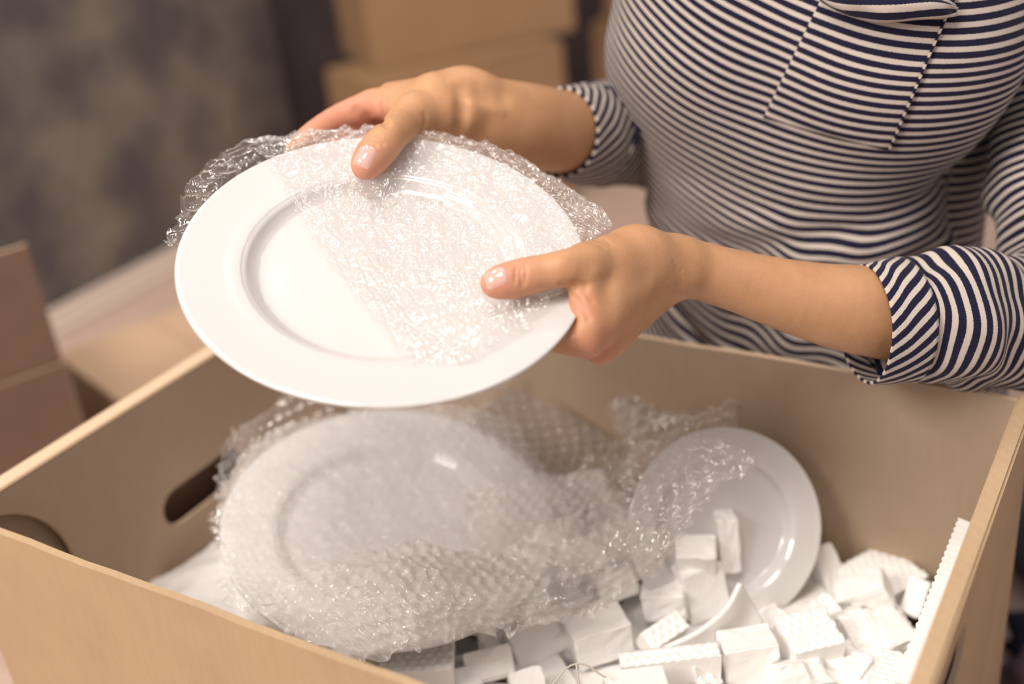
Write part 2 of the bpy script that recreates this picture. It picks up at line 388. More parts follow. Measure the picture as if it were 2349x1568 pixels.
panel('bottom_panel', [tuple(q - k0) for q in (k0, k1, k2, k3)], [], (0, 0, .001), (1, 0, 0), (0, 1, 0), .004, SHADECARD, oc)

# ------------------------------------------------------------------ things on the floor right of the packing box
CLOTHM = mat('mauve_knit_cloth', (.20, .13, .16), .9, .1); CLOTHN = mat('navy_cloth', (.030, .028, .05), .9, .1); CLOTHB = mat('blue_cloth', (.04, .12, .25), .9, .1)
GREYB = mat('grey_blue_cloth', (.17, .18, .2), .8, .2)
def cloth_pile(name, c, r, m, label, seed):
    V = []; n1, n2 = 48, 24
    for j in range(n2 + 1):
        th = math.pi * j / n2
        for i in range(n1):
            ph = 2 * math.pi * i / n1
            V.append((math.cos(ph) * math.sin(th), math.sin(ph) * math.sin(th), math.cos(th)))
    V = np.array(V); V = np.sign(V) * np.abs(V) ** .75
    V = V * (1 + .16 * vnoise(V * 2.2, seed) + .07 * np.abs(vnoise(V * 5, seed + 1)))[:, None] * r
    V[:, 2] = np.maximum(V[:, 2], -r[2] * .8)
    V[:, 2] += r[2] * .8
    Fq = np.array([[j * n1 + i, j * n1 + (i + 1) % n1, (j + 1) * n1 + (i + 1) % n1, (j + 1) * n1 + i] for j in range(n2) for i in range(n1)])[:, ::-1]
    o = new_obj(name, V, Fq, m); o.location = c; return tag(o, label, 'clothes')
cloth_pile('folded_blanket', (.05, 1.34, 0), np.array([.21, .10, .125]), GREYB, 'blurred grey-blue folded cloth on the floor right of the packing box', 3)
cloth_pile('clothes_bundle', (.06, 1.145, 0), np.array([.17, .055, .03]), CLOTHN, 'dark navy cloth bundle lying between grey cloth and mauve cloth', 5)
cloth_pile('clothes_bundle', (.04, 1.00, 0), np.array([.145, .07, .085]), CLOTHM, 'mauve cloth bundle in shadow beside the right side of the packing box', 8)
cloth_pile('clothes_bundle', (.06, .865, 0), np.array([.14, .05, .03]), CLOTHB, 'blue cloth at the bottom right corner beside the packing box', 11)

# ------------------------------------------------------------------ the packing box
BX0, BX1, BY0, BY1, BZ = -.822, -.0995, .4055, .873, .5
pb = empty('packing_box', ((BX0 + BX1) / 2, (BY0 + BY1) / 2, 0), 'large open kraft cardboard box with oval hand holes full of packed plates', 'box')
def P2(o): o.location = Vector(o.location) - pb.location; return o
def slot(cx, cy, hw, hr, n=10):
    pts = [(cx + hw + hr * math.sin(a), cy - hr * math.cos(a)) for a in np.linspace(0, math.pi, n)]
    pts += [(cx - hw - hr * math.sin(a), cy + hr * math.cos(a)) for a in np.linspace(0, math.pi, n)]
    return pts
W_, D_ = BX1 - BX0, BY1 - BY0
def rect(x0, y0, x1, y1, n=1): return [(x0, y0), (x1, y0), (x1, y1), (x0, y1)]
def wavy(x0, x1, y, n, amp, s): return [(x, y + amp * math.sin(x * s) + amp * .6 * math.sin(x * s * 2.3 + 1)) for x in np.linspace(x0, x1, n)]
# back wall (inner face at BY1), front wall (outer face seen)
P2(panel('back_panel', [(0, .002), (W_, .002)] + wavy(W_, 0, BZ, 24, .0007, 40), [], (BX0, BY1 + .006, 0), (1, 0, 0), (0, 0, 1), .006, CARDIN, pb))
P2(panel('front_panel', [(-.01, .002), (W_ + .01, .002)] + wavy(W_ + .01, -.01, BZ, 24, .0008, 31), [], (BX0, BY0 - .0, 0), (1, 0, 0), (0, 0, 1), .006, CARD, pb, CARD))
# left wall: outer board and inner liner, with the hand hole through both; folded rim on top
h1 = on(372, 1170, 0, BX0); h2 = on(500, 1050, 0, BX0); h3 = on(395, 1200, 0, BX0); h4 = on(500, 1130, 0, BX0)
hcz = float((h1[2] + h3[2] + h2[2] + h4[2]) / 4 + .004); y_lo = float(min(h1[1], h3[1]));
hl = slot(y_lo + .055 - BY0, hcz - .001, .037, .0195); hl2 = slot(y_lo + .055 - BY0, hcz - .006, .045, .030)
P2(panel('side_panel', rect(0, .002, D_, BZ - .002), [hl2], (BX0 - .016, BY0, 0), (0, 1, 0), (0, 0, 1), .0045, CARDIN, pb))
yn = float(on(165, 1265, 0, BX0)[1]) - BY0; zb = float(on(165, 1265, 0, BX0)[2]) - .012; zt = float(on(25, 1146, 0, BX0)[2]) + .001
lin = [(yn + .004, .004), (D_ - .002, .004), (D_ - .002, BZ - .002), (0, BZ - .002), (0, zt)]
lin += [(yn * math.sin(a), zb + (zt - zb) * math.cos(a)) for a in np.linspace(.12, math.pi / 2, 16)]
P2(panel('liner_panel', lin, [hl], (BX0 - .0020, BY0, 0), (0, 1, 0), (0, 0, 1), .0045, CARDIN, pb))
P2(from_bm('folded_rim', box_bm((BX0 - .0165, BY0, BZ - .002), (BX0 + .0028, BY1 + .004, BZ + .0012), .0012), CARDEDGE, pb))
# right wall
hr0 = on(2216, 1452, 0, BX1 + .0115); hrz = float(hr0[2]); hry = float(hr0[1]) - .060
hrr = slot(hry - BY0, hrz, .040, .020)
P2(panel('side_panel', rect(0, .002, D_, BZ - .002), [hrr], (BX1 + .007, BY0, 0), (0, 1, 0), (0, 0, 1), .0045, CARD, pb))
P2(panel('hole_dark_sheet', rect(0, 0, .13, .06), [], (BX1 + .0050, hry - .065, hrz - .03), (0, 1, 0), (0, 0, 1), .0012, CLOTHN, pb))  # dark sheet added behind the hand hole, standing in for its shaded gap
P2(panel('liner_panel', rect(0, .004, D_ - .002, BZ - .002), [], (BX1 - .0005, BY0, 0), (0, 1, 0), (0, 0, 1), .0045, CARDIN, pb))
bm = box_bm((BX1 - .001, BY0, BZ - .005), (BX1 + .0125, BY1 + .006, BZ + .003), .002, 2)
P2(from_bm('folded_rim', bm, CARD, pb))
P2(panel('hole_shade_board', rect(0, 0, D_ - .02, .20), [], (BX0 - .034, BY0 + .01, .265), (0, 1, 0), (0, 0, 1), .004, SHADECARD, pb))  # dark board added outside the left hand hole so the opening reads shaded
P2(from_bm('bottom_panel', box_bm((BX0, BY0, .001), (BX1, BY1, .006)), CARDIN, pb))

# ------------------------------------------------------------------ plates
def plate_mesh(Rr, well=.67, depth=.014, thick=.0036, steep=.010, n=128):
    """profile turned round z; the eating side is +z, rim edge at z = 0"""
    r0 = Rr * well
    top = [(0, -depth), (r0 * .5, -depth), (r0 * .86, -depth + .0002), (r0 * .93, -depth + .0012), (r0 * .975, -depth + .0045), (r0, -depth + .0075),
           (r0 * 1.03, -depth + .0090), (r0 * 1.06, -depth + .0100), (Rr * .80, -depth + .0108), (Rr * .92, -.0012), (Rr * .975, -.0002), (Rr * .992, -.0002), (Rr, -.0012)]
    bot = [(Rr * .996, -.0026), (Rr * .97, -.0036), (Rr * .8, -depth + .0068), (r0 * 1.02, -depth + .004), (r0 * .95, -depth - .0015), (r0 * .86, -depth - thick),
           (r0 * .80, -depth - thick - .0022), (r0 * .77, -depth - thick - .0022), (r0 * .74, -depth - thick), (0, -depth - thick)]
    prof = np.array(top + bot); t = cr(prof, np.linspace(0, 1, 90)); t[:, 0] = np.clip(t[:, 0], 0, Rr)
    t[0, 0] = t[-1, 0] = 1e-5
    a = np.linspace(0, 2 * np.pi, n, endpoint=False)
    V = np.stack([np.outer(t[:, 0], np.cos(a)), np.outer(t[:, 0], np.sin(a)), np.repeat(t[:, 1:2], n, 1)], -1).reshape(-1, 3)
    i = np.arange(len(t) * n).reshape(len(t), n); j = np.roll(i, -1, 1)
    return V, np.stack([i[:-1], i[1:], j[1:], j[:-1]], -1).reshape(-1, 4)
def place_plate(c, nn, Rr, label, **k):
    V, Q = plate_mesh(Rr, **k); o = new_obj('plate', V, Q, PORC)
    z = nrm(nn); x = nrm(np.cross([0, 1, .3], z)); y = np.cross(z, x)
    o.matrix_world = Matrix([[x[i], y[i], z[i], c[i]] for i in range(3)] + [[0, 0, 0, 1]])
    return tag(o, label, 'plate')
PC = np.array([-.48926, .58762, .69547]); PN = nrm([.29605, -.17741, .93855]); PR = .145
place_plate(PC, PN, PR, 'white dinner plate held in two hands above the open box')
QC = np.array([-.564, .626, .421]); QN = nrm([.217, -.067, .974])
place_plate(QC, QN, PR, 'large white plate lying wrapped in the open box below the held plate', )
sc_ = P(1666, 1209.5, 1.005); SN = nrm([math.cos(-.83) * math.cos(.5), math.sin(-.83) * math.cos(.5), math.sin(.5)])
place_plate(sc_, SN, .0875, 'small white side plate leaning among foam chunks near the back wall of the box', well=.70, depth=.013)
PX = nrm(np.cross([0, 0, 1], PN)); PY = np.cross(PN, PX)
def onplate(px, py, off=0, c=PC, nn=PN):
    r = ray(px, py); t = ((c + nn * off - CAM) @ nn) / (r @ nn); return CAM + r * t
def pdep(px, py, off=0): return float((onplate(px, py, off) - CAM) @ R[:, 2])

# ------------------------------------------------------------------ the wrap on the held plate
def prow(pts, offs): return [onplate(x, y, o) for (x, y), o in zip(pts, offs)]
net = [prow([(955, 842), (1062, 835), (1155, 785), (1225, 722), (1300, 668)], [-.004, -.001, .002, .003, .004]),
       prow([(835, 700), (960, 715), (1090, 690), (1200, 650), (1330, 615)], [-.006, -.005, -.001, .003, .004]),
       prow([(718, 545), (870, 560), (1040, 555), (1190, 540), (1350, 570)], [-.006, -.006, -.004, .001, .005]),
       prow([(648, 425), (800, 430), (980, 430), (1170, 440), (1375, 535)], [.002, .001, .001, .003, .005]),
       prow([(600, 352), (800, 330), (1000, 340), (1185, 390), (1392, 520)], [.005, .006, .006, .006, .006]),
       prow([(560, 325), (800, 300), (1000, 311), (1200, 372), (1405, 512)], [-.001, .000, .000, .000, .003]),
       prow([(485, 362), (790, 330), (990, 345), (1190, 400), (1380, 525)], [-.006, -.007, -.007, -.007, -.006]),
       prow([(425, 445), (700, 480), (980, 430), (1170, 450), (1370, 540)], [-.008, -.014, -.010, -.009, -.008]),
       prow([(376, 560), (600, 600), (900, 600), (1100, 560), (1300, 560)], [-.006, -.022, -.026, -.022, -.014])]
tag(sheet('bubble_wrap', net, WRAPC, amp=.0028, bub=.0028, pitch=.0115, crush=.6, bubf=lambda u, v: np.interp(v, [.5, .66], [.8, 1.7]), seed=3, res=.0013, ns=75, ragged=.004),
    'clear crinkled bubble wrap folded over the far half of the held plate', 'bubble wrap')

# ------------------------------------------------------------------ the person
TZ = np.array([.28, .397, .435, .511, .591, .638, .707, .773, .86, .95, 1.02, 1.07, 1.10, 1.13])
TL = np.array([-.545, -.540, -.527, -.513, -.519, -.526, -.528, -.512, -.51, -.51, -.51, -.47, -.43, -.38])
TR = np.array([-.14, -.15, -.17, -.205, -.222, -.205, -.178, -.160, -.15, -.14, -.135, -.17, -.21, -.27])
TF = np.array([.985, .985, .992, 1.000, 1.000, .998, .998, 1.003, 1.02, 1.045, 1.07, 1.09, 1.10, 1.12])
TB = np.array([1.25, 1.25, 1.24, 1.23, 1.22, 1.22, 1.23, 1.24, 1.25, 1.25, 1.25, 1.24, 1.22, 1.20])
TS = .94
def tq(p): return CAM + (p - CAM) / TS        # the figure's own drawing scale
def torso(p, infl=0.0):
    p = tq(p)
    z = p[:, 2]; l = np.interp(z, TZ, TL); r = np.interp(z, TZ, TR); f = np.interp(z, TZ, TF); b = np.interp(z, TZ, TB)
    cx, cy, a, c = (l + r) / 2, (f + b) / 2, (r - l) / 2 + infl, (b - f) / 2 + infl
    q = (np.abs((p[:, 0] - cx) / a) ** 2.35 + np.abs((p[:, 1] - cy) / c) ** 2.35) ** (1 / 2.35)
    d = (q - 1) * np.minimum(a, c)
    d = np.maximum(d, np.maximum(TZ[0] - z, z - TZ[-1]) )
    d = smin(d, cap(p, (-.440, 1.068, .730), (-.430, 1.072, .80), .086 + infl, .075 + infl), .07)
    d = smin(d, cap(p, (-.245, 1.068, .730), (-.255, 1.072, .80), .083 + infl, .075 + infl), .07)
    return d * TS
def shirt_f(p):
    d = torso(p, .004); p = tq(p)
    z = p[:, 2]; wz = np.clip((.64 - z) / .10, 0, 1)
    d = d + wz * .0045 * vnoise(p * np.array([16, 12, 44]) + z[:, None] * 3, 31) + .0016 * vnoise(p * np.array([14, 14, 20]), 33)
    x = p[:, 0]
    for x0, z0, sl, wd, am in ((-.36, .535, -.25, .012, .007), (-.33, .50, -.2, .011, .007), (-.30, .565, .15, .014, .005), (-.44, .44, -.9, .013, .007), (-.41, .42, -.8, .012, .006), (-.24, .52, .5, .012, .006)):
        dz = z - (z0 + sl * (x - x0)); d = d + am * np.exp(-(dz / wd) ** 2 - ((x - x0) / .07) ** 2) * 1.0
    lobe = cap(p, (-.262, 1.205, .34), (-.262, 1.190, .66), .068, .078) + .002 * vnoise(p * 22, 35)
    lobe = np.maximum(lobe, TZ[0] - z)
    return np.minimum(d, lobe)
PER = .0098
GX = np.linspace(-.60, -.05, 111); GS = np.interp(GX, [-.52, -.44, -.38, -.32, -.24, -.14], [.62, .58, .40, .20, .04, -.06]); GI = np.cumsum(GS) * (GX[1] - GX[0])
def torso_phase(p):
    p = tq(p); x, y, z = p.T
    ph = z + np.interp(x, GX, GI) + np.interp(z, [.62, .74], [0, .14]) * (x + .38) - .05 * (y - 1.05)
    wz = np.clip((.66 - z) / .12, 0, 1)
    ph = ph + wz * .0075 * vnoise(p * np.array([11, 6, 9]), 41) + .0015 * vnoise(p * 18, 43)
    ph = ph - .010 * np.exp(-((x + .375) / .035) ** 2 - ((z - .50) / .05) ** 2) + .010 * np.exp(-((x + .30) / .03) ** 2 - ((z - .50) / .05) ** 2)
    ph = ph + np.clip((.60 - z) / .08, 0, 1) * .0045 * np.sin(85 * (x + .35)) * np.exp(-((x + .31) / .09) ** 2)
    back = (y > 1.135) & (x > -.235) & (z < .70)
    ph = np.where(back, z + .16 * (x + .2) + .02, ph)
    return ph / PER
person = empty('person', (-.33, 1.12, 0), 'person in a navy and cream striped top holding a white plate in both hands', 'person')
def PP(o): o.location = Vector(o.location) - person.location; return o
V, Q = surface_nets(shirt_f, (-.58, .86, .31), (-.07, 1.23, 1.13), .004)
shirt = PP(new_obj('shirt', V, Q, SHIRT, person, attrs={'stripe': torso_phase(V)}))

# --- bare arms and hands (one skin surface) --------------------------------
def J(spec):                       # joint: (px, py, depth, radius)
    return P(spec[0], spec[1], spec[2]), spec[3]
def chain(p, js, k=.004):
    d = None
    for (a, ra), (b, rb) in zip(js[:-1], js[1:]):
        c = cap(p, a, b, ra, rb); d = c if d is None else smin(d, c, k)
    return d
def OP(px, py, off, r): return (onplate(px, py, off), r)
# near arm (her left): forearm, palm, thumb on top of the plate, fingers under it
A_arm = [J((2440, 735, .972, .040)), J((2200, 735, .935, .039)), J((1985, 712, .905, .0340)), J((1850, 688, .893, .0283)), J((1700, 647, .882, .0224)), J((1600, 619, .872, .0205)), J((1535, 609, .862, .0215))]
A_palm = [(J((1545, 612, .864, .0215)), J((1450, 592, .842, .0215))),
          (J((1480, 605, .848, .0225)), J((1346, 779, .797, .0118))),
          (J((1492, 625, .862, .0220)), J((1378, 798, .822, .0105))),
          (J((1500, 640, .874, .0205)), J((1408, 778, .846, .0110))),
          (J((1510, 650, .884, .0180)), J((1432, 750, .868, .0100))),
          (J((1460, 585, .842, .0200)), J((1350, 606, .805, .0140))),
          (J((1400, 620, .825, .0200)), J((1372, 720, .805, .0160))),
          (J((1338, 640, .797, .0105)), J((1345, 752, .790, .0095)))]
A_thumb = [J((1350, 606, .805, .0140)), OP(1300, 614, .020, .0112), OP(1250, 624, .0165, .0104), OP(1205, 634, .0145, .0112), OP(1165, 644, .0130, .0106), OP(1132, 650, .0125, .0085)]
A_fing = [[J((1346, 779, .797, .0118)), OP(1250, 768, -.016, .0092), OP(1175, 738, -.030, .0082), OP(1125, 718, -.032, .0070)],
          [J((1378, 798, .822, .0105)), OP(1290, 755, -.028, .0092), OP(1200, 690, -.032, .0082), OP(1145, 670, -.033, .0070)],
          [J((1408, 778, .846, .0110)), OP(1325, 705, -.034, .0090), OP(1240, 645, -.034, .0080), OP(1185, 625, -.034, .0070)],
          [J((1432, 750, .868, .0100)), OP(1365, 660, -.036, .0080), OP(1300, 605, -.036, .0070), OP(1260, 590, -.036, .0062)]]
# far arm (her right)
B_arm = [J((1540, 320, 1.25, .042)), J((1400, 312, 1.14, .041)), J((1295, 303, 1.06, .0365)), J((1205, 287, 1.015, .0352)), J((1130, 268, .988, .0315)), J((1075, 236, .970, .0255))]
B_palm = [(J((1080, 232, .970, .0245)), J((1000, 222, .955, .0190))),
          (J((1050, 216, .968, .0200)), J((858, 240, .962, .0120))),
          (J((1060, 215, .980, .0190)), J((900, 224, .985, .0125))),
          (J((1070, 220, .992, .0190)), J((930, 232, 1.00, .0120))),
          (J((1075, 240, .998, .0190)), J((955, 248, 1.01, .0110))),
          (J((1045, 255, .958, .0220)), J((955, 262, .936, .0165))),
          (J((950, 238, .950, .0110)), J((885, 250, .955, .0075)))]
B_thumb = [J((955, 262, .936, .0165)), J((925, 285, .918, .0135)), OP(893, 316, .0170, .0118), OP(872, 338, .0150, .0122), OP(852, 362, .0130, .0116), OP(836, 382, .0120, .0092)]
B_fing = [[J((858, 240, .962, .0120)), J((782, 270, .957, .0104)), J((722, 305, .942, .0090)), J((672, 345, .930, .0072))],
          [J((900, 230, .985, .0122)), J((826, 276, .972, .0108)), J((772, 318, .958, .0092)), J((735, 360, .948, .0075))],
          [J((930, 240, 1.00, .0118)), J((862, 292, .984, .0104)), J((820, 335, .970, .0090)), J((790, 375, .958, .0073))],
          [J((955, 255, 1.01, .0105)), J((900, 305, .995, .0090)), J((865, 345, .980, .0080)), J((840, 380, .970, .0066))]]
def groove(p, a, b, am, wd):
    a = np.asarray(a); b = np.asarray(b); ab = b - a; t = np.clip(((p - a) @ ab) / (ab @ ab), 0, 1)
    return am * np.exp(-(np.linalg.norm(p - a - t[:, None] * ab, axis=1) / wd) ** 2)
def dense(js, k=5):
    C = np.array([[*j[0], j[1]] for j in js]); Cc = cr(C, np.linspace(0, 1, (len(js) - 1) * k + 1)); return [(c[:3], c[3]) for c in Cc]
def hand(arm, palm, thumb, fing, extra):
    arm = dense(arm); thumb = dense(thumb, 3); fing = [dense(q, 3) for q in fing]
    def f0(p):
        d = chain(p, arm, .003)
        for (a, ra), (b, rb) in palm: d = smin(d, cap(p, a, b, ra, rb), .010)
        out = smin(d, chain(p, thumb, .005), .009)
        for fg in fing: out = smin(out, smin(d, chain(p, fg, .005), .006), .0012)
        return out
    gr = []
    def f(p):
        d = f0(p)
        for a, b, am, wd in gr: d = d + groove(p, a, b, am, wd)
        return d
    def surf(px, py, t0=.70): return march(f0, CAM, ray(px, py)[None], t0, 1.2, 200)[0]
    for pts, am, wd in extra:
        q = [surf(*x) for x in pts]
        for a, b in zip(q[:-1], q[1:]): gr.append((a, b, am, wd))
    return f, f0
# skin folds, traced as short grooves on the knuckles, web and wrist (negative = raised)
A_x = [([(1196, 612), (1193, 632), (1198, 655)], .0016, .0012), ([(1206, 608), (1206, 630), (1203, 652)], .0013, .0011), ([(1184, 612), (1181, 645)], .0012, .0011),
       ([(1288, 652), (1318, 651), (1345, 657)], .0022, .0022), ([(1300, 663), (1325, 690), (1350, 730)], .0016, .0022), ([(1312, 660), (1340, 668), (1358, 690)], .0010, .0020),
       ([(1300, 700), (1318, 735), (1312, 762)], .0016, .0026), ([(1320, 600), (1350, 610)], .0012, .006),
       ([(1545, 600), (1548, 665)], .0006, .0016), ([(1553, 610), (1556, 665)], .0006, .0016), ([(1562, 620), (1564, 662)], .0005, .0016),
       ([(1375, 545), (1400, 560)], .0006, .0016), ([(1352, 556), (1385, 568)], .0006, .0016)]
B_x = [([(842, 318), (862, 322), (880, 330)], .0016, .0013), ([(846, 308), (872, 312)], .0006, .0014), ([(838, 326), (864, 334)], .0014, .0013),
       ([(975, 262), (976, 285), (965, 300)], .0012, .0024), ([(820, 250), (840, 268), (868, 280), (885, 285)], .0022, .0035), ([(880, 235), (884, 262)], .0015, .0035),
       ([(1056, 205), (1062, 250), (1050, 300)], .0030, .006), ([(1100, 195), (1130, 200)], -.0, .01), ([(1085, 236), (1150, 254)], -.0014, .006),
       ([(1075, 205), (1110, 212), (1150, 225)], .0035, .010)]
fA, fA0 = hand(A_arm, A_palm, A_thumb, A_fing, A_x)
fB, fB0 = hand(B_arm, B_palm, B_thumb, B_fing, B_x)
def bounds(js, m=.05):
    pts = np.array([j[0] for j in js]); return pts.min(0) - m, pts.max(0) + m
lo, hi = bounds(A_arm[1:] + A_thumb + sum(A_fing, []), .045)
VA, QA = surface_nets(fA, lo, hi, .0013); VA = relax(fA, VA, 2)
lo, hi = bounds(B_arm[1:] + B_thumb + sum(B_fing, []), .045)
VB, QB = surface_nets(fB, lo, hi, .0015); VB = relax(fB, VB, 2)

SHA, SHB = P(2400, -60, 1.06), P(1580, -120, 1.20)
def core(p):
    d = torso(p, -.010)
    d = smin(d, cap(p, (-.34, 1.10, 1.07), (-.35, 1.08, 1.18), .055, .050), .04)
    d = smin(d, chain(p, [(np.array([-.17, 1.08, 1.04]), .045), (SHA, .043), (P(2415, 100, 1.045), .042), (P(2450, 330, 1.02), .041), (P(2480, 510, .995), .041), (P(2480, 640, .985), .040), (P(2440, 735, .975), .040)], .02), .03)
    return smin(d, chain(p, [(np.array([-.45, 1.10, 1.04]), .045), (SHB, .042), (P(1540, 320, 1.25), .041)], .02), .03)
HC = np.array([-.375, 1.02, 1.30]); HF = nrm([-.25, -.86, -.45]); HS = nrm(np.cross(HF, [0, 0, 1.])); HU = np.cross(HS, HF)
HB = np.array([HS, HF, HU])
def hp(a, b, c): return HC + HS * a + HF * b + HU * c
def head(p):
    d = ell(p, hp(0, -.012, .020), HB, np.array([.074, .092, .092]))
    d = smin(d, ell(p, hp(0, .030, -.045), HB, np.array([.052, .056, .066])), .03)
    d = smin(d, cap(p, hp(0, .082, .004), hp(0, .103, -.028), .007, .011), .012)
    d = smin(d, cap(p, hp(-.020, .080, -.055), hp(.020, .080, -.055), .006, .006), .006)
    d = smin(d, cap(p, hp(-.006, .074, -.095), hp(.006, .074, -.095), .014, .014), .015)
    for sx in (-1, 1):
        d = smin(d, ell(p, hp(sx * .077, -.008, -.008), HB, np.array([.008, .018, .030])), .006)
        d = np.maximum(d, -ell(p, hp(sx * .031, .092, .010), HB, np.array([.016, .014, .010])) * 1.0)
    return d
core0 = core
def core(p): return smin(smin(core0(p), head(p), .02), cap(p, (-.345, 1.085, 1.13), hp(0, -.03, -.05), .050, .048), .025)
VC, QC_ = surface_nets(core, (-.72, .80, .27), (.12, 1.34, 1.46), .008)
def blush(Vx, pts, rad): return np.clip(sum(np.exp(-(np.linalg.norm(Vx - q, axis=1) / r_) ** 2) for q, r_ in zip(pts, rad)), 0, .85)
blA = blush(VA, [A_thumb[-1][0], A_thumb[3][0], A_fing[0][0][0], A_fing[1][0][0], P(1335, 700, .79)], [.018, .012, .018, .018, .010])
blB = blush(VB, [B_thumb[-1][0], B_fing[0][1][0], B_fing[0][2][0], B_fing[1][1][0], P(860, 285, .95)], [.018, .022, .022, .022, .018])
body = PP(new_obj('body', np.concatenate([VA, VB, VC]), np.concatenate([QA, QB + len(VA), QC_ + len(VA) + len(VB)]), SKIN, person,
                  attrs={'blush': np.concatenate([blA, blB, np.zeros(len(VC))])}))
def hair_f(p):
    d = ell(p, hp(0, -.022, .026), HB, np.array([.088, .100, .100]))
    d = smin(d, cap(p, hp(0, -.085, .0), hp(0, -.120, -.13), .062, .040), .03)
    d = d + .0035 * vnoise(np.stack([(p - HC) @ HS * 70, (p - HC) @ HF * 22, (p - HC) @ HU * 12], 1), 95)
    return np.maximum(d, -ell(p, hp(0, .075, -.035), HB, np.array([.070, .085, .085])))
V, Q = surface_nets(hair_f, HC - .24, HC + .24, .006)
PP(new_obj('hair', V, Q, mat('dark_brown_hair', (.05, .028, .016), .45, .4), body)).location = (0, 0, 0)
for sx in (-1, 1):
    bm = bmesh.new(); bmesh.ops.create_uvsphere(bm, u_segments=20, v_segments=12, radius=.0125, matrix=Matrix.Translation(Vector(hp(sx * .031, .076, .010))))
    from_bm('eye', bm, mat('eye_white', (.75, .72, .70), .1, .5), body, True)
def nail(f, c, along, normal, hw, hl, m=NAIL):
    along = nrm(along); n0 = nrm(normal - along * (normal @ along)); ac = np.cross(along, n0)
    n1, n2 = 17, 17; V = []
    for j in np.linspace(-1, 1, n2):
        for i in np.linspace(-1, 1, n1):
            sx = hw * (1 - .22 * max(0, j) ** 4 - .10 * max(0, -j) ** 3); yy = hl * j * (1 - .10 * i * i)
            V.append(c + ac * i * sx + along * yy + n0 * .02)
    V = np.array(V); t = np.zeros(len(V))
    for _ in range(80): t += np.clip(f(V - n0 * t[:, None]), -.002, .005) * .8
    S = V - n0 * t[:, None]
    I, Jj = np.meshgrid(np.linspace(-1, 1, n1), np.linspace(-1, 1, n2)); e = np.maximum(np.abs(I), np.abs(Jj)).ravel()
    up = S + n0 * (.0009 - .0010 * e ** 6)[:, None]
    i = np.arange(n1 * n2).reshape(n2, n1); Qn = np.stack([i[:-1, :-1], i[:-1, 1:], i[1:, 1:], i[1:, :-1]], -1).reshape(-1, 4)
    return PP(new_obj('fingernail', up, Qn, m, body))
vA = CAM - A_thumb[-1][0]; up = np.array([0, 0, 1.])
cA = (A_thumb[-1][0] + A_thumb[-2][0]) / 2
nA = nail(fA0, cA - nrm(A_thumb[-2][0] - A_thumb[-1][0]) * .0045, A_thumb[-1][0] - A_thumb[-2][0], nrm(vA) + .45 * (-R[:, 1]), .0068, .0075)
vB = nrm(CAM - B_thumb[-1][0]); cB = (B_thumb[-1][0] + B_thumb[-2][0]) / 2
nB = nail(fB0, cB - nrm(B_thumb[-2][0] - B_thumb[-1][0]) * .0045, B_thumb[-1][0] - B_thumb[-2][0], vB - .35 * R[:, 0] - .1 * R[:, 1], .0075, .0085)
for q in (nA, nB): q.location = (0, 0, 0)

# --- sleeves -----------------------------------------------------------------
def tube(name, js, m, parent, phase, n=96, step=.004, fold=.0, seed=0, inner=.02, lip=.0016, tail=False):
    C = np.array([j[0] for j in js]); Rr = np.array([j[1] for j in js])
    L = np.linalg.norm(np.diff(C, axis=0), axis=1).sum(); k = int(L / step) + 2
    t = np.linspace(0, 1, k); X = cr(C, t); rad = cr(Rr[:, None], t)[:, 0]
    s = np.concatenate([[0], np.cumsum(np.linalg.norm(np.diff(X, axis=0), axis=1))])
    T = np.gradient(X, axis=0); T /= np.linalg.norm(T, axis=1)[:, None]
    n0 = R[:, 2] + .3 * R[:, 1]; n0 = nrm(n0 - T[0] * (n0 @ T[0])); Ns = [n0]
    for i in range(1, k): v = Ns[-1] - T[i] * (Ns[-1] @ T[i]); Ns.append(nrm(v))
    Ns = np.array(Ns); Bs = np.cross(T, Ns)
    a = np.linspace(0, 2 * np.pi, n, endpoint=False)
    A, S_ = np.meshgrid(a, s)
    D = Ns[:, None] * np.cos(a)[None, :, None] + Bs[:, None] * np.sin(a)[None, :, None]
    base = X[:, None] + D * rad[:, None, None]
    flat = base.reshape(-1, 3)
    ds = (vnoise(np.stack([S_.ravel() * 26, np.cos(A).ravel() * 1.6, np.sin(A).ravel() * 1.6], 1), seed) * fold + vnoise(np.stack([S_.ravel() * 60 + 1.5 * np.sin(A.ravel()), np.cos(A).ravel() * 1.4, np.sin(A).ravel() * 1.4], 1), seed + 3) * fold * .5)
    outer = base + D * ds.reshape(k, n, 1)
    ph = phase(A, S_, flat.reshape(k, n, 3), rad)
    rings = [outer[i] for i in range(k)]; phs = [ph[i] for i in range(k)]
    cut = [outer[0] - D[0] * lip * 2]; 
    m_in = max(2, int(inner / step)); pre = [outer[i] - D[i] * lip * 2.2 for i in range(min(m_in, k - 1), -1, -1)]
    rings = pre + [outer[0] - D[0] * lip - T[0] * lip * .5] + rings; phs = [ph[i] for i in range(min(m_in, k - 1), -1, -1)] + [ph[0]] + phs
    if tail: rings.append(outer[-1] - D[-1] * lip * 2.2); phs.append(ph[-1])
    V = np.concatenate(rings); i = np.arange(len(V)).reshape(len(rings), n); j = np.roll(i, -1, 1)
    Qt = np.stack([i[:-1], j[:-1], j[1:], i[1:]], -1).reshape(-1, 4)
    return PP(new_obj(name, V, Qt, m, parent, attrs={'stripe': np.concatenate([np.broadcast_to(q, (n,)) for q in phs])}))
SPER = .0086
ph_s = lambda A, S, Pn, r: (S + .0035 * vnoise(Pn.reshape(-1, 3) * 16, 51).reshape(S.shape) + .003 * np.sin(A)) / SPER
ph_c = lambda A, S, Pn, r: (S * .70 + A * SPER * round(2 * math.pi * float(np.mean(r)) * .71 / SPER) / (2 * math.pi)) / SPER
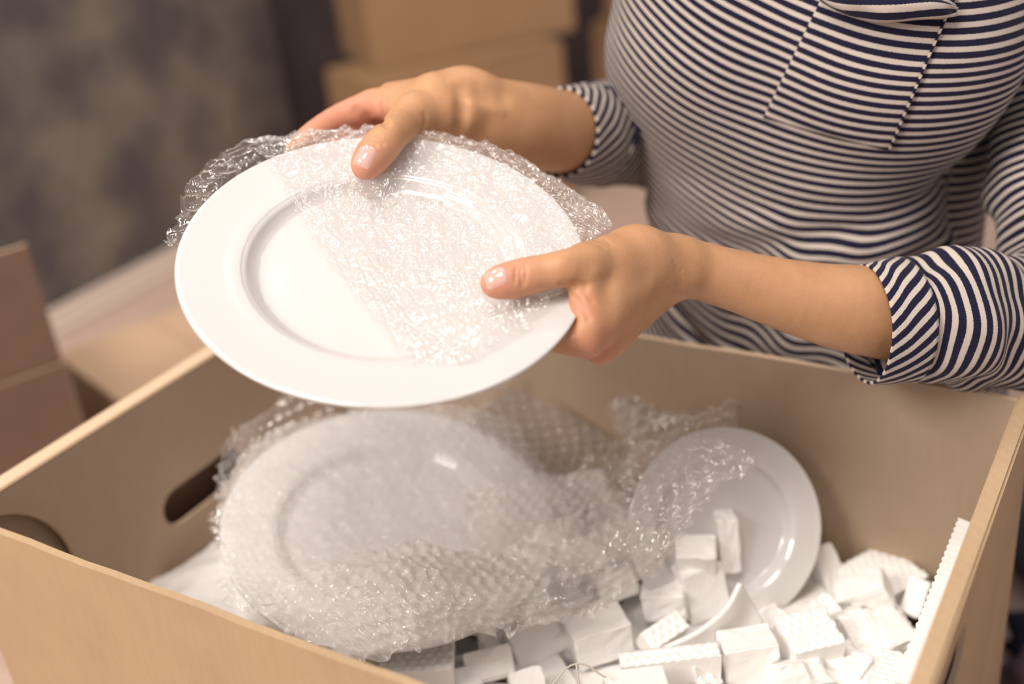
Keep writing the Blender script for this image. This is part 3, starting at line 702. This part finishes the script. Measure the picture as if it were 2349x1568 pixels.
slA = [J((2062, 735, .909, .0478)), J((2140, 736, .918, .0510)), J((2240, 736, .934, .0535)), J((2350, 736, .955, .0545)), J((2440, 722, .968, .055)), J((2485, 640, .980, .062)), J((2475, 510, .995, .068)), J((2440, 330, 1.02, .062)), J((2405, 100, 1.045, .060)), (SHA, .062), (np.array([-.18, 1.08, 1.05]), .055)]
sleeveA = tube('sleeve', slA, SHIRT, person, ph_s, fold=.009, seed=61, tail=True)
tube('cuff', [J((1984, 744, .9035, .0470)), J((2010, 742, .905, .0480)), J((2040, 738, .907, .0490)), J((2068, 735, .9095, .0496))], SHIRT, sleeveA, ph_c, fold=.0012, seed=62, step=.003, inner=.02, lip=.0012, tail=True).location = (0, 0, 0)
slB = [J((1342, 310, 1.09, .0480)), J((1395, 306, 1.14, .0520)), J((1455, 306, 1.20, .053)), J((1530, 315, 1.25, .053)), J((1565, 250, 1.26, .052)), J((1575, 80, 1.24, .052)), (SHB, .056), (np.array([-.44, 1.10, 1.05]), .055)]
sleeveB = tube('sleeve', slB, SHIRT, person, ph_s, fold=.0062, seed=71, tail=True)
tube('cuff', [J((1286, 304, 1.052, .0412)), J((1308, 306, 1.066, .0440)), J((1330, 308, 1.082, .0470)), J((1352, 309, 1.098, .0492))], SHIRT, sleeveB, ph_c, fold=.0014, seed=72, step=.003, lip=.0012, tail=True).location = (0, 0, 0)

# --- placket and collar drape
def quadpatch(name, TLc, TRc, BRc, BLc, f, off, m, parent, nx=60, ny=80, shift=0.0, taper=0):
    V = []; dirs = []
    for j in np.linspace(0, 1, ny):
        for i in np.linspace(0, 1, nx):
            q = (np.array(TLc) * (1 - i) + np.array(TRc) * i) * (1 - j) + (np.array(BLc) * (1 - i) + np.array(BRc) * i) * j
            dirs.append(ray(*q))
    S = march(f, CAM, np.array(dirs), .85, 1.3, 160, .7); g = grad(f, S, .002)
    I, Jg = np.meshgrid(np.linspace(0, 1, nx), np.linspace(0, 1, ny)); e = np.minimum(np.minimum(I * nx, (1 - I) * nx), (1 - Jg) * ny).ravel()
    V = S + g * (off * np.clip(e / 1.2, 0, 1) + .0002)[:, None]
    i = np.arange(nx * ny).reshape(ny, nx); Qn = np.stack([i[:-1, :-1], i[:-1, 1:], i[1:, 1:], i[1:, :-1]], -1).reshape(-1, 4)[:, ::-1]
    o = new_obj(name, V, Qn, m, parent, attrs={'stripe': torso_phase(S) + shift}); return o
quadpatch('placket', (1897, -30), (2196, -20), (2040, 347), (1750, 271), shirt_f, .0022, SHIRT, shirt, shift=.30)
quadpatch('placket_seam', (2189, -20), (2197, -20), (2042, 345), (2034, 345), shirt_f, .0034, SHIRT, shirt, nx=6, ny=80, shift=.45)
def onshirt(px, py, off):
    s = march(shirt_f, CAM, ray(px, py)[None], .85, 1.3, 160, .7); return (s + grad(shirt_f, s, .002) * off)[0]
ph_d = lambda A, S, Pn, r: A / (2 * np.pi) * 7 + S * 12
def drape(pts, r, seed):
    js = [(onshirt(x, y, o), rr) for (x, y, o), rr in zip(pts, r)]
    tube('collar_drape', js, SHIRT, shirt, ph_d, fold=.003, seed=seed, n=48, inner=.004, tail=True).location = (0, 0, 0)
drape([(1895, -25, .004), (1960, -8, .008), (2050, 6, .012), (2130, 12, .010), (2185, 22, .004)], [.008, .013, .014, .010, .004], 81)

# --- jeans: hips, thighs upright (kneeling), shins back along the floor
def jeans_f(p):
    p = p + np.array([0, .045, 0])
    d = ell(p, np.array([-.335, 1.13, .40]), np.eye(3), np.array([.185, .125, .13]))
    for x in (-.43, -.24):
        lg = chain(p, [(np.array([x, 1.12, .38]), .092), (np.array([x, 1.06, .085]), .066), (np.array([x, 1.30, .060]), .056), (np.array([x, 1.48, .045]), .040)], .02)
        d = smin(d, lg, .03)
    return np.maximum(d, .002 - p[:, 2]) + .002 * vnoise(p * 20, 91)
V, Q = surface_nets(jeans_f, (-.58, .92, -.01), (-.08, 1.56, .56), .009)
V[:, 2] = np.maximum(V[:, 2], .001)
PP(new_obj('jeans', V, Q, DENIM, person))

# ------------------------------------------------------------------ polystyrene chunks
def chunk_mesh(kind, sx, sy, sz, seed):
    """a block with its top face at z = 0; kind: plain, beaded, chipped"""
    rs = np.random.default_rng(seed)
    if kind == 'beaded':
        bm = bmesh.new(); pitch = .0082; nx, ny = max(10, int(sx / .0017)), max(10, int(sy / .0017))
        X, Y = np.meshgrid(np.linspace(0, sx, nx), np.linspace(0, sy, ny))
        row = np.round(Y / (pitch * .866)); dd = np.full(X.shape, 9.)
        for dr in (-1, 0, 1):
            r2 = row + dr; o_ = .5 * (np.abs(r2) % 2); c2 = (np.round(X / pitch - o_) + o_) * pitch
            dd = np.minimum(dd, np.hypot(X - c2, Y - r2 * pitch * .866))
        Z = np.sqrt(np.clip(1 - (dd / (pitch * .56)) ** 2, 0, 1)) * .0034 - .0028
        g = [[bm.verts.new((X[j, i] + rs.normal() * .0001, Y[j, i], Z[j, i])) for i in range(nx)] for j in range(ny)]
        for j in range(ny - 1):
            for i in range(nx - 1):
                f = bm.faces.new((g[j][i], g[j][i + 1], g[j + 1][i + 1], g[j + 1][i])); f.smooth = True
        rim = [g[0][i] for i in range(nx)] + [g[j][nx - 1] for j in range(1, ny)] + [g[ny - 1][i] for i in range(nx - 2, -1, -1)] + [g[j][0] for j in range(ny - 2, 0, -1)]
        lowr = []
        for v in rim: lowr.append(bm.verts.new((v.co.x * .97 + sx * .015, v.co.y * .97 + sy * .015, -sz + rs.normal() * .0003)))
        for k in range(len(rim)):
            k2 = (k + 1) % len(rim); bm.faces.new((rim[k2], rim[k], lowr[k], lowr[k2]))
        bm.faces.new(lowr)
        bmesh.ops.recalc_face_normals(bm, faces=bm.faces[:])
    else:
        bm = box_bm((0, 0, -sz), (sx, sy, 0))
        bmesh.ops.subdivide_edges(bm, edges=bm.edges[:], cuts=3, use_grid_fill=True)
        for v in bm.verts:
            v.co += Vector(rs.normal(size=3)) * .00035
            if kind == 'chipped':
                c = Vector((sx * .9, sy * .9, 0)); d = (v.co - c).length
                if d < .022: v.co += Vector((-1, -1, -1)) * (.022 - d) * .45
        sh = [e for e in bm.edges if len(e.link_faces) == 2 and e.calc_face_angle(0) > .7]
        bmesh.ops.bevel(bm, geom=sh, offset=.0014, segments=2, affect='EDGES')
    me = bpy.data.meshes.new('foam_chunk'); bm.to_mesh(me); bm.free(); me.materials.append(FOAM); return me
def on3(p, z): return on(p[0], p[1], 2, z)
def chunk(c0, c1, c2, zs, h, kind, label, name='foam_chunk', group=None):
    a, b, c = on3(c0, zs[0]), on3(c1, zs[1]), on3(c2, zs[2])
    ex = b - a; sx = np.linalg.norm(ex); ex /= sx; ey = c - a; ey -= ex * (ey @ ex); sy = np.linalg.norm(ey); ey /= sy; ez = np.cross(ex, ey)
    if ez[2] < 0: ez = -ez; ex, ey, sx, sy = ey, ex, sy, sx
    sx = float(np.clip(sx, .018, .09)); sy = float(np.clip(sy, .018, .09))
    o = bpy.data.objects.new(name, chunk_mesh(kind, sx, sy, h, int(c0[0]) + int(c0[1]))); COL.objects.link(o)
    o.matrix_world = Matrix([[ex[i], ey[i], ez[i], a[i]] for i in range(3)] + [[0, 0, 0, 1]])
    return tag(o, label, 'foam', group)
CH = [
 ((1826, 1500), (1944, 1472), (1742, 1420), (.342, .340, .350), .030, 'beaded', 'beaded white foam chunk in sharp focus with rows of small domes on top'),
 ((1912, 1374), (1960, 1350), (1862, 1262), (.300, .300, .335), .026, 'plain', 'shaded foam chunk leaning between the small plate and the back wall of the box'),
 ((2025, 1340), (2058, 1392), (1925, 1394), (.345, .322, .318), .030, 'chipped', 'large rounded foam chunk in front of the brown back wall'),
 ((2104, 1418), (2133, 1335), (2062, 1392), (.310, .335, .310), .028, 'plain', 'small foam chunk beside the tall beaded strip at the right wall'),
 ((2046, 1480), (2112, 1462), (1962, 1406), (.328, .325, .335), .020, 'plain', 'flat foam chunk with scratched top right of the sharp beaded one'),
 ((1988, 1562), (2085, 1590), (2020, 1482), (.345, .345, .338), .026, 'beaded', 'beaded foam chunk at the lower right against the box rim'),
 ((1972, 1556), (2006, 1506), (1886, 1456), (.318, .318, .325), .024, 'beaded', 'beaded foam chunk tucked under the sharp one and the flat one'),
 ((1894, 1414), (1932, 1400), (1815, 1388), (.318, .318, .322), .030, 'plain', 'foam chunk just behind the sharp beaded chunk'),
 ((1800, 1590), (1925, 1562), (1840, 1514), (.330, .326, .345), .030, 'chipped', 'pointed foam chunk at the bottom edge under the sharp beaded one'),
 ((1666, 1584), (1790, 1566), (1655, 1497), (.312, .312, .350), .030, 'plain', 'upright foam chunk with a small dark pit in its face'),
 ((1425, 1530), (1656, 1503), (1470, 1496), (.352, .352, .352), .026, 'beaded', 'long thin beaded foam slab seen almost edge on near the bottom'),
 ((1400, 1610), (1545, 1596), (1425, 1532), (.362, .358, .362), .030, 'plain', 'smooth blurred foam chunk below the long beaded slab'),
 ((1332, 1542), (1460, 1500), (1308, 1472), (.315, .318, .348), .034, 'plain', 'large bright square foam chunk above the clear loop of cord'),
 ((1196, 1536), (1304, 1484), (1160, 1453), (.318, .320, .340), .030, 'plain', 'bright foam chunk at the lower edge of the bubble wrap mound'),
 ((980, 1548), (1096, 1526), (966, 1490), (.335, .330, .345), .030, 'chipped', 'leftmost clear foam chunk below the bubble wrap mound'),
 ((1500, 1492), (1584, 1436), (1456, 1468), (.338, .342, .345), .024, 'beaded', 'bright beaded foam chunk left of the curved foam shell'),
 ((1478, 1428), (1578, 1424), (1466, 1370), (.322, .326, .348), .028, 'plain', 'plain foam chunk standing behind the bright beaded one'),
 ((1590, 1438), (1682, 1402), (1556, 1326), (.315, .318, .362), .030, 'plain', 'tall foam chunk with a bright top edge in front of the small plate'),
 ((1556, 1296), (1646, 1298), (1540, 1222), (.342, .342, .385), .026, 'plain', 'soft edged foam chunk lying against the lower left of the small plate'),
 ((1656, 1320), (1672, 1318), (1658, 1196), (.345, .345, .395), .030, 'plain', 'thin foam board standing on edge against the small plate'),
 ((1690, 1378), (1760, 1366), (1680, 1316), (.315, .318, .335), .026, 'plain', 'foam chunk lying inside the bottom of the small plate'),
 ((1490, 1350), (1532, 1340), (1476, 1298), (.325, .325, .345), .028, 'plain', 'small foam chunk at the right end of the bubble wrap'),
 ((1275, 1180), (1400, 1160), (1290, 1090), (.350, .350, .375), .040, 'plain', 'dim foam block under the wrap between the two plates'),
 ((1010, 1600), (1110, 1570), (1000, 1545), (.335, .335, .345), .028, 'plain', 'foam chunk at the bottom edge below the leftmost clear one'),
 ((1180, 1600), (1260, 1580), (1190, 1536), (.338, .338, .345), .028, 'plain', 'white foam chunk at the bottom edge left of the cord loop'),
 ((1250, 1470), (1310, 1440), (1240, 1410), (.318, .320, .330), .028, 'plain', 'foam chunk in the gap above the bright square one'),
 ((1100, 1500), (1165, 1490), (1090, 1440), (.325, .325, .345), .026, 'chipped', 'chipped foam chunk left of the bright one under the wrap mound'),
 ((1075, 1570), (1185, 1545), (1055, 1500), (.335, .335, .352), .032, 'plain', 'bright foam chunk at the bottom between the leftmost clear one and the cord loop'),
 ((1385, 1390), (1470, 1360), (1360, 1330), (.330, .335, .352), .030, 'plain', 'foam chunk under the lower right hem of the bubble wrap mound'),
 ((1600, 1570), (1665, 1560), (1590, 1528), (.335, .335, .345), .028, 'chipped', 'foam chunk at the bottom edge left of the one with the dark pit'),
 ((1150, 1160), (1270, 1150), (1160, 1095), (.385, .380, .395), .05, 'plain', 'foam chunk under the hazy wrap right beside the large boxed plate'),
 ((1290, 1330), (1400, 1300), (1290, 1240), (.352, .350, .372), .05, 'plain', 'broad foam chunk under the right shoulder of the bubble wrap mound'),
 ((1400, 1290), (1490, 1270), (1390, 1200), (.350, .348, .378), .04, 'plain', 'foam chunk under the wrap at the left foot of the small plate'),
 ((1340, 1445), (1420, 1410), (1330, 1400), (.322, .324, .335), .028, 'plain', 'foam chunk behind the large bright square one'),
 ((1760, 1450), (1810, 1420), (1745, 1400), (.315, .318, .325), .028, 'plain', 'foam chunk between the curved shell and the sharp beaded one'),
]
for c0, c1, c2, zs, h, kd, lb in CH: chunk(c0, c1, c2, zs, h, kd, lb)
# the beaded strip standing along the right wall
a, b, c = on(2189, 1184, 0, -.130), on(2120, 1400, 0, -.127), None
zs_ = float(a[2])
o = bpy.data.objects.new('foam_strip', chunk_mesh('beaded', float(a[1] - b[1]) + .09, .17, .022, 5)); COL.objects.link(o)
o.matrix_world = Matrix([[0, 0, -1, -.1265], [-1, 0, 0, float(a[1])], [0, 1, 0, zs_ - .170], [0, 0, 0, 1]])
tag(o, 'beaded white foam strip standing upright along the inside of the right wall', 'foam')
# under-layers: chunks one can still see between the others, then the mass nobody can count
kinds = [chunk_mesh('plain', .062, .056, .034, 101), chunk_mesh('chipped', .06, .06, .036, 102), chunk_mesh('plain', .07, .052, .03, 103), chunk_mesh('beaded', .06, .055, .028, 104)]
for i in range(12):
    for j in range(8):
        x = BX0 + .032 + i * .060; y = BY0 + .035 + j * .0575
        if x > BX1 - .035: continue
        o = bpy.data.objects.new('foam_chunk', kinds[int(rng.integers(4))]); COL.objects.link(o)
        o.rotation_euler = (rng.normal() * .07, rng.normal() * .07, rng.uniform(0, 6.28)); c_, s_ = math.cos(o.rotation_euler[2]), math.sin(o.rotation_euler[2])
        o.location = (x - .026 * c_ + .022 * s_ , y - .026 * s_ - .022 * c_, .308 + rng.uniform(-.008, .008) + .075 * math.exp(-(((x - QC[0]) / .12) ** 4 + ((y - QC[1]) / .12) ** 4)))
        tag(o, 'plain white foam chunk in the bottom layer under the plates and upper chunks', 'foam', 'lower layer of white foam chunks')
bm = bmesh.new()
for i in range(11):
    for j in range(7):
        for k in range(5):
            c = Vector((BX0 + .04 + i * .0645, BY0 + .04 + j * .0645, .032 + k * .052)); Rm = Matrix.Rotation(rng.uniform(0, 1.5), 4, 'Z')
            bmesh.ops.create_cube(bm, size=.05, matrix=Matrix.Translation(c) @ Rm)
tag(from_bm('foam_filling', bm, FOAM), 'deep mass of white foam filling under the chunks in the packing box', 'foam', kind='stuff')
# curved shell
rows = [[(1505, 1494), (1600, 1452), (1668, 1395), (1702, 1338)], [(1560, 1510), (1640, 1480), (1700, 1440), (1722, 1372)], [(1640, 1520), (1700, 1495), (1735, 1465), (1752, 1424)]]
zz = [[.345, .352, .362, .372], [.335, .332, .335, .350], [.325, .322, .322, .330]]
C = np.array([[on3(p, z) for p, z in zip(r, q)] for r, q in zip(rows, zz)])
A = cr(C, np.linspace(0, 1, 22)); S = np.swapaxes(cr(np.swapaxes(A, 0, 1), np.linspace(0, 1, 34)), 0, 1)
Nn = np.cross(np.gradient(S, axis=1), np.gradient(S, axis=0)); Nn /= np.linalg.norm(Nn, axis=2)[..., None]
if Nn[..., 2].mean() < 0: Nn = -Nn
top = S.reshape(-1, 3); bot = (S - Nn * .004).reshape(-1, 3); i = np.arange(22 * 34).reshape(22, 34); nb_ = 22 * 34
Q1 = np.stack([i[:-1, :-1], i[:-1, 1:], i[1:, 1:], i[1:, :-1]], -1).reshape(-1, 4)
rim = np.concatenate([i[0, :], i[1:, -1], i[-1, -2::-1], i[-2:0:-1, 0]]); r2 = np.roll(rim, -1)
tag(new_obj('foam_shell', np.concatenate([top, bot]), np.concatenate([Q1, Q1[:, ::-1] + nb_, np.stack([rim, rim + nb_, r2 + nb_, r2], 1)]), FOAM), 'curved white foam shell with a thin bright edge in front of the small plate', 'foam')
# clear cord loop at the bottom
cu = bpy.data.curves.new('cord', 'CURVE'); cu.dimensions = '3D'; cu.bevel_depth = .0008; cu.bevel_resolution = 2
sp = cu.splines.new('BEZIER'); pts = [on(1262, 1575, 2, .372), on(1322, 1522, 2, .380), on(1390, 1553, 2, .370)]
sp.bezier_points.add(2)
for q, p in zip(sp.bezier_points, pts): q.co = p; q.handle_left_type = q.handle_right_type = 'AUTO'
sp = cu.splines.new('BEZIER'); sp.bezier_points.add(1)
for q, p in zip(sp.bezier_points, [on(1322, 1523, 2, .380), on(1330, 1580, 2, .375)]): q.co = p; q.handle_left_type = q.handle_right_type = 'AUTO'
cu.materials.append(mat('clear_cord', (.62, .56, .48), .15, .6)); oc_ = bpy.data.objects.new('cord', cu); cme = bpy.data.meshes.new_from_object(oc_); bpy.data.objects.remove(oc_); o = bpy.data.objects.new('cord', cme); COL.objects.link(o)
tag(o, 'thin clear cord loop lying on the foam chunks near the bottom edge', 'cord')
# soft foam sheet at the left end
def pn(rows): return [[P(*q) for q in r] for r in rows]
SOFT = mat('soft_foam_sheet', (.84, .81, .79), .4, .35)
def z2(rows, z): return [[on(x, y, 2, zz) for (x, y), zz in zip(r, zr)] for r, zr in zip(rows, z)]
tag(sheet('foam_sheet', z2([[(398, 1318), (455, 1270), (510, 1228), (560, 1215)], [(340, 1332), (455, 1322), (540, 1300), (620, 1290)], [(400, 1400), (500, 1410), (620, 1400), (720, 1380)], [(520, 1500), (620, 1500), (720, 1490), (820, 1470)]],
    [[.318, .325, .33, .33], [.32, .335, .34, .34], [.34, .345, .34, .335], [.35, .35, .345, .34]]), SOFT, amp=.004, bub=.0, ns=28, seed=13, ragged=.001, res=.003), 'soft white foam sheet spread between the left wall of the box and the large plate', 'foam')

# ------------------------------------------------------------------ bubble wrap inside the box
def qp(rows, off):          # rows of pixels on the plane of the upright plate, moved off metres towards the camera
    return [[onplate(x, y, o, QC, QN) for (x, y), o in zip(r, orow)] for r, orow in zip(rows, off)]
tag(sheet('bubble_wrap', qp([[(530, 985), (600, 950), (690, 890), (900, 860), (1195, 862)], [(500, 1075), (640, 1060), (850, 1000), (1000, 960), (1130, 925)], [(490, 1160), (650, 1160), (850, 1150), (1000, 1050), (1070, 985)], [(482, 1250), (650, 1300), (850, 1300), (1000, 1250), (1080, 1150)]],
    [[.006, .010, .012, .010, .006], [-.006, -.018, -.026, -.026, -.014], [-.008, -.024, -.028, -.028, -.020], [-.012, -.026, -.028, -.028, -.024]]), WRAP, amp=.005, bub=.0048, pitch=.0135, crush=.3, ns=24, seed=21, flip=1, ragged=.008), 'bubble wrap showing past the far and left rim of the large boxed plate', 'bubble wrap')
tag(sheet('bubble_wrap', qp([[(508, 1120), (600, 1000), (820, 935), (1010, 925), (1180, 960)], [(500, 1190), (640, 1140), (850, 1080), (1050, 1060), (1260, 1090)], [(500, 1280), (640, 1290), (850, 1250), (1070, 1220), (1310, 1190)], [(520, 1400), (660, 1400), (850, 1380), (1100, 1330), (1330, 1280)]],
    [[.004, .006, .007, .008, .006], [.006, .009, .010, .010, .008], [.010, .012, .014, .016, .012], [.012, .018, .020, .022, .018]]), WRAPM, amp=.0022, bub=.0006, pitch=.012, seed=22, ns=30, ragged=.004), 'hazy bubble wrap stretched over the face of the large boxed plate', 'bubble wrap')
tag(sheet('bubble_wrap', qp([[(640, 1340), (790, 1268), (950, 1238), (1110, 1262), (1280, 1205), (1420, 1125)], [(622, 1395), (790, 1330), (960, 1300), (1120, 1325), (1300, 1280), (1480, 1200)],
    [(680, 1455), (820, 1410), (980, 1385), (1130, 1385), (1330, 1345), (1530, 1240)], [(790, 1530), (910, 1500), (1020, 1460), (1150, 1440), (1370, 1405), (1545, 1285)]],
    [[.006, .016, .022, .020, .018, .016], [.012, .034, .046, .036, .030, .020], [.016, .036, .046, .036, .026, .016], [.020, .024, .020, .006, .004, .004]]),
    WRAPH, amp=.0055, bub=.0046, pitch=.0128, seed=23, ns=26, ragged=.009, crush=.95), 'crumpled mound of bubble wrap in front of the large boxed plate', 'bubble wrap')
tag(sheet('bubble_wrap', qp([[(655, 1370), (800, 1310), (960, 1285), (1110, 1290), (1250, 1250)], [(640, 1420), (790, 1380), (960, 1370), (1110, 1370), (1260, 1340)], [(760, 1510), (880, 1490), (1010, 1470), (1140, 1440), (1280, 1400)]],
    [[.004, .010, .014, .012, .010], [.010, .022, .028, .022, .016], [.012, .016, .012, .004, .002]]), WRAPH, amp=.005, bub=.0035, pitch=.0125, seed=33, ns=30, ragged=.008), 'inner layer of bubble wrap folded under the crumpled mound', 'bubble wrap')
tag(sheet('bubble_wrap', qp([[(1080, 1120), (1200, 1110), (1330, 1085), (1460, 1040)], [(1070, 1220), (1200, 1200), (1330, 1160), (1450, 1110)], [(1090, 1320), (1220, 1300), (1350, 1260), (1470, 1200)]],
    [[.012, .010, .008, .004], [.016, .014, .010, .008], [.022, .018, .014, .010]]),
    WRAPM, amp=.004, bub=.004, pitch=.0130, seed=24, ns=18, ragged=.006), 'bubble wrap lying in the dip between the two boxed plates', 'bubble wrap')
tag(sheet('bubble_wrap', pn([[(1180, 884, 1.13), (1260, 925, 1.14), (1340, 968, 1.15), (1420, 1008, 1.15)], [(1125, 925, 1.08), (1210, 975, 1.09), (1290, 1020, 1.10), (1350, 1055, 1.10)], [(1070, 965, 1.02), (1150, 1020, 1.03), (1210, 1070, 1.04), (1255, 1110, 1.05)]]),
    WRAPD, amp=.0025, bub=.0062, pitch=.0165, seed=25, ns=20, ragged=.002, crush=.3), 'flat folded piece of dim bubble wrap against the back wall between the plates', 'bubble wrap')
tag(sheet('bubble_wrap', pn([[(1398, 930, 1.12), (1440, 905, 1.13), (1490, 888, 1.14), (1550, 910, 1.14), (1608, 935, 1.13)], [(1412, 975, 1.10), (1460, 945, 1.10), (1510, 935, 1.11), (1560, 942, 1.11), (1600, 950, 1.11)], [(1435, 1012, 1.08), (1470, 990, 1.08), (1520, 970, 1.09), (1560, 962, 1.09), (1592, 962, 1.10)]]),
    WRAPD, amp=.005, bub=.0062, pitch=.0165, seed=26, ns=24, ragged=.005, crush=.3), 'brownish corner of bubble wrap sticking up behind the wrapped small plate', 'bubble wrap')
tag(sheet('bubble_wrap', pn([[(1262, 1100, 1.08), (1405, 1015, 1.08), (1520, 955, 1.07), (1600, 945, 1.06), (1650, 925, 1.06), (1688, 905, 1.06)], [(1280, 1150, 1.05), (1420, 1070, 1.05), (1530, 1010, 1.05), (1600, 985, 1.05), (1660, 968, 1.05), (1698, 975, 1.05)], [(1300, 1190, 1.02), (1430, 1130, 1.03), (1540, 1060, 1.04), (1600, 1030, 1.045), (1660, 1010, 1.045), (1700, 1000, 1.045)]]),
    WRAP, amp=.005, bub=.0055, pitch=.0150, seed=27, crush=.3, ns=20, ragged=.007), 'band of bubble wrap wound behind the upper edge of the small plate', 'bubble wrap')
tag(sheet('bubble_wrap', pn([[(1452, 1010, .995), (1540, 985, .99), (1640, 1000, .985), (1755, 1075, .98)], [(1425, 1090, .975), (1510, 1075, .97), (1600, 1070, .965), (1700, 1085, .96)], [(1400, 1170, .95), (1470, 1170, .945), (1540, 1165, .94), (1610, 1150, .94)], [(1390, 1250, .92), (1450, 1265, .92), (1505, 1270, .92), (1550, 1255, .92)]]),
    WRAP, amp=.005, bub=.0055, pitch=.0140, seed=28, ns=20, ragged=.007, crush=.25), 'clear bubble wrap hanging over the left half of the small plate', 'bubble wrap')
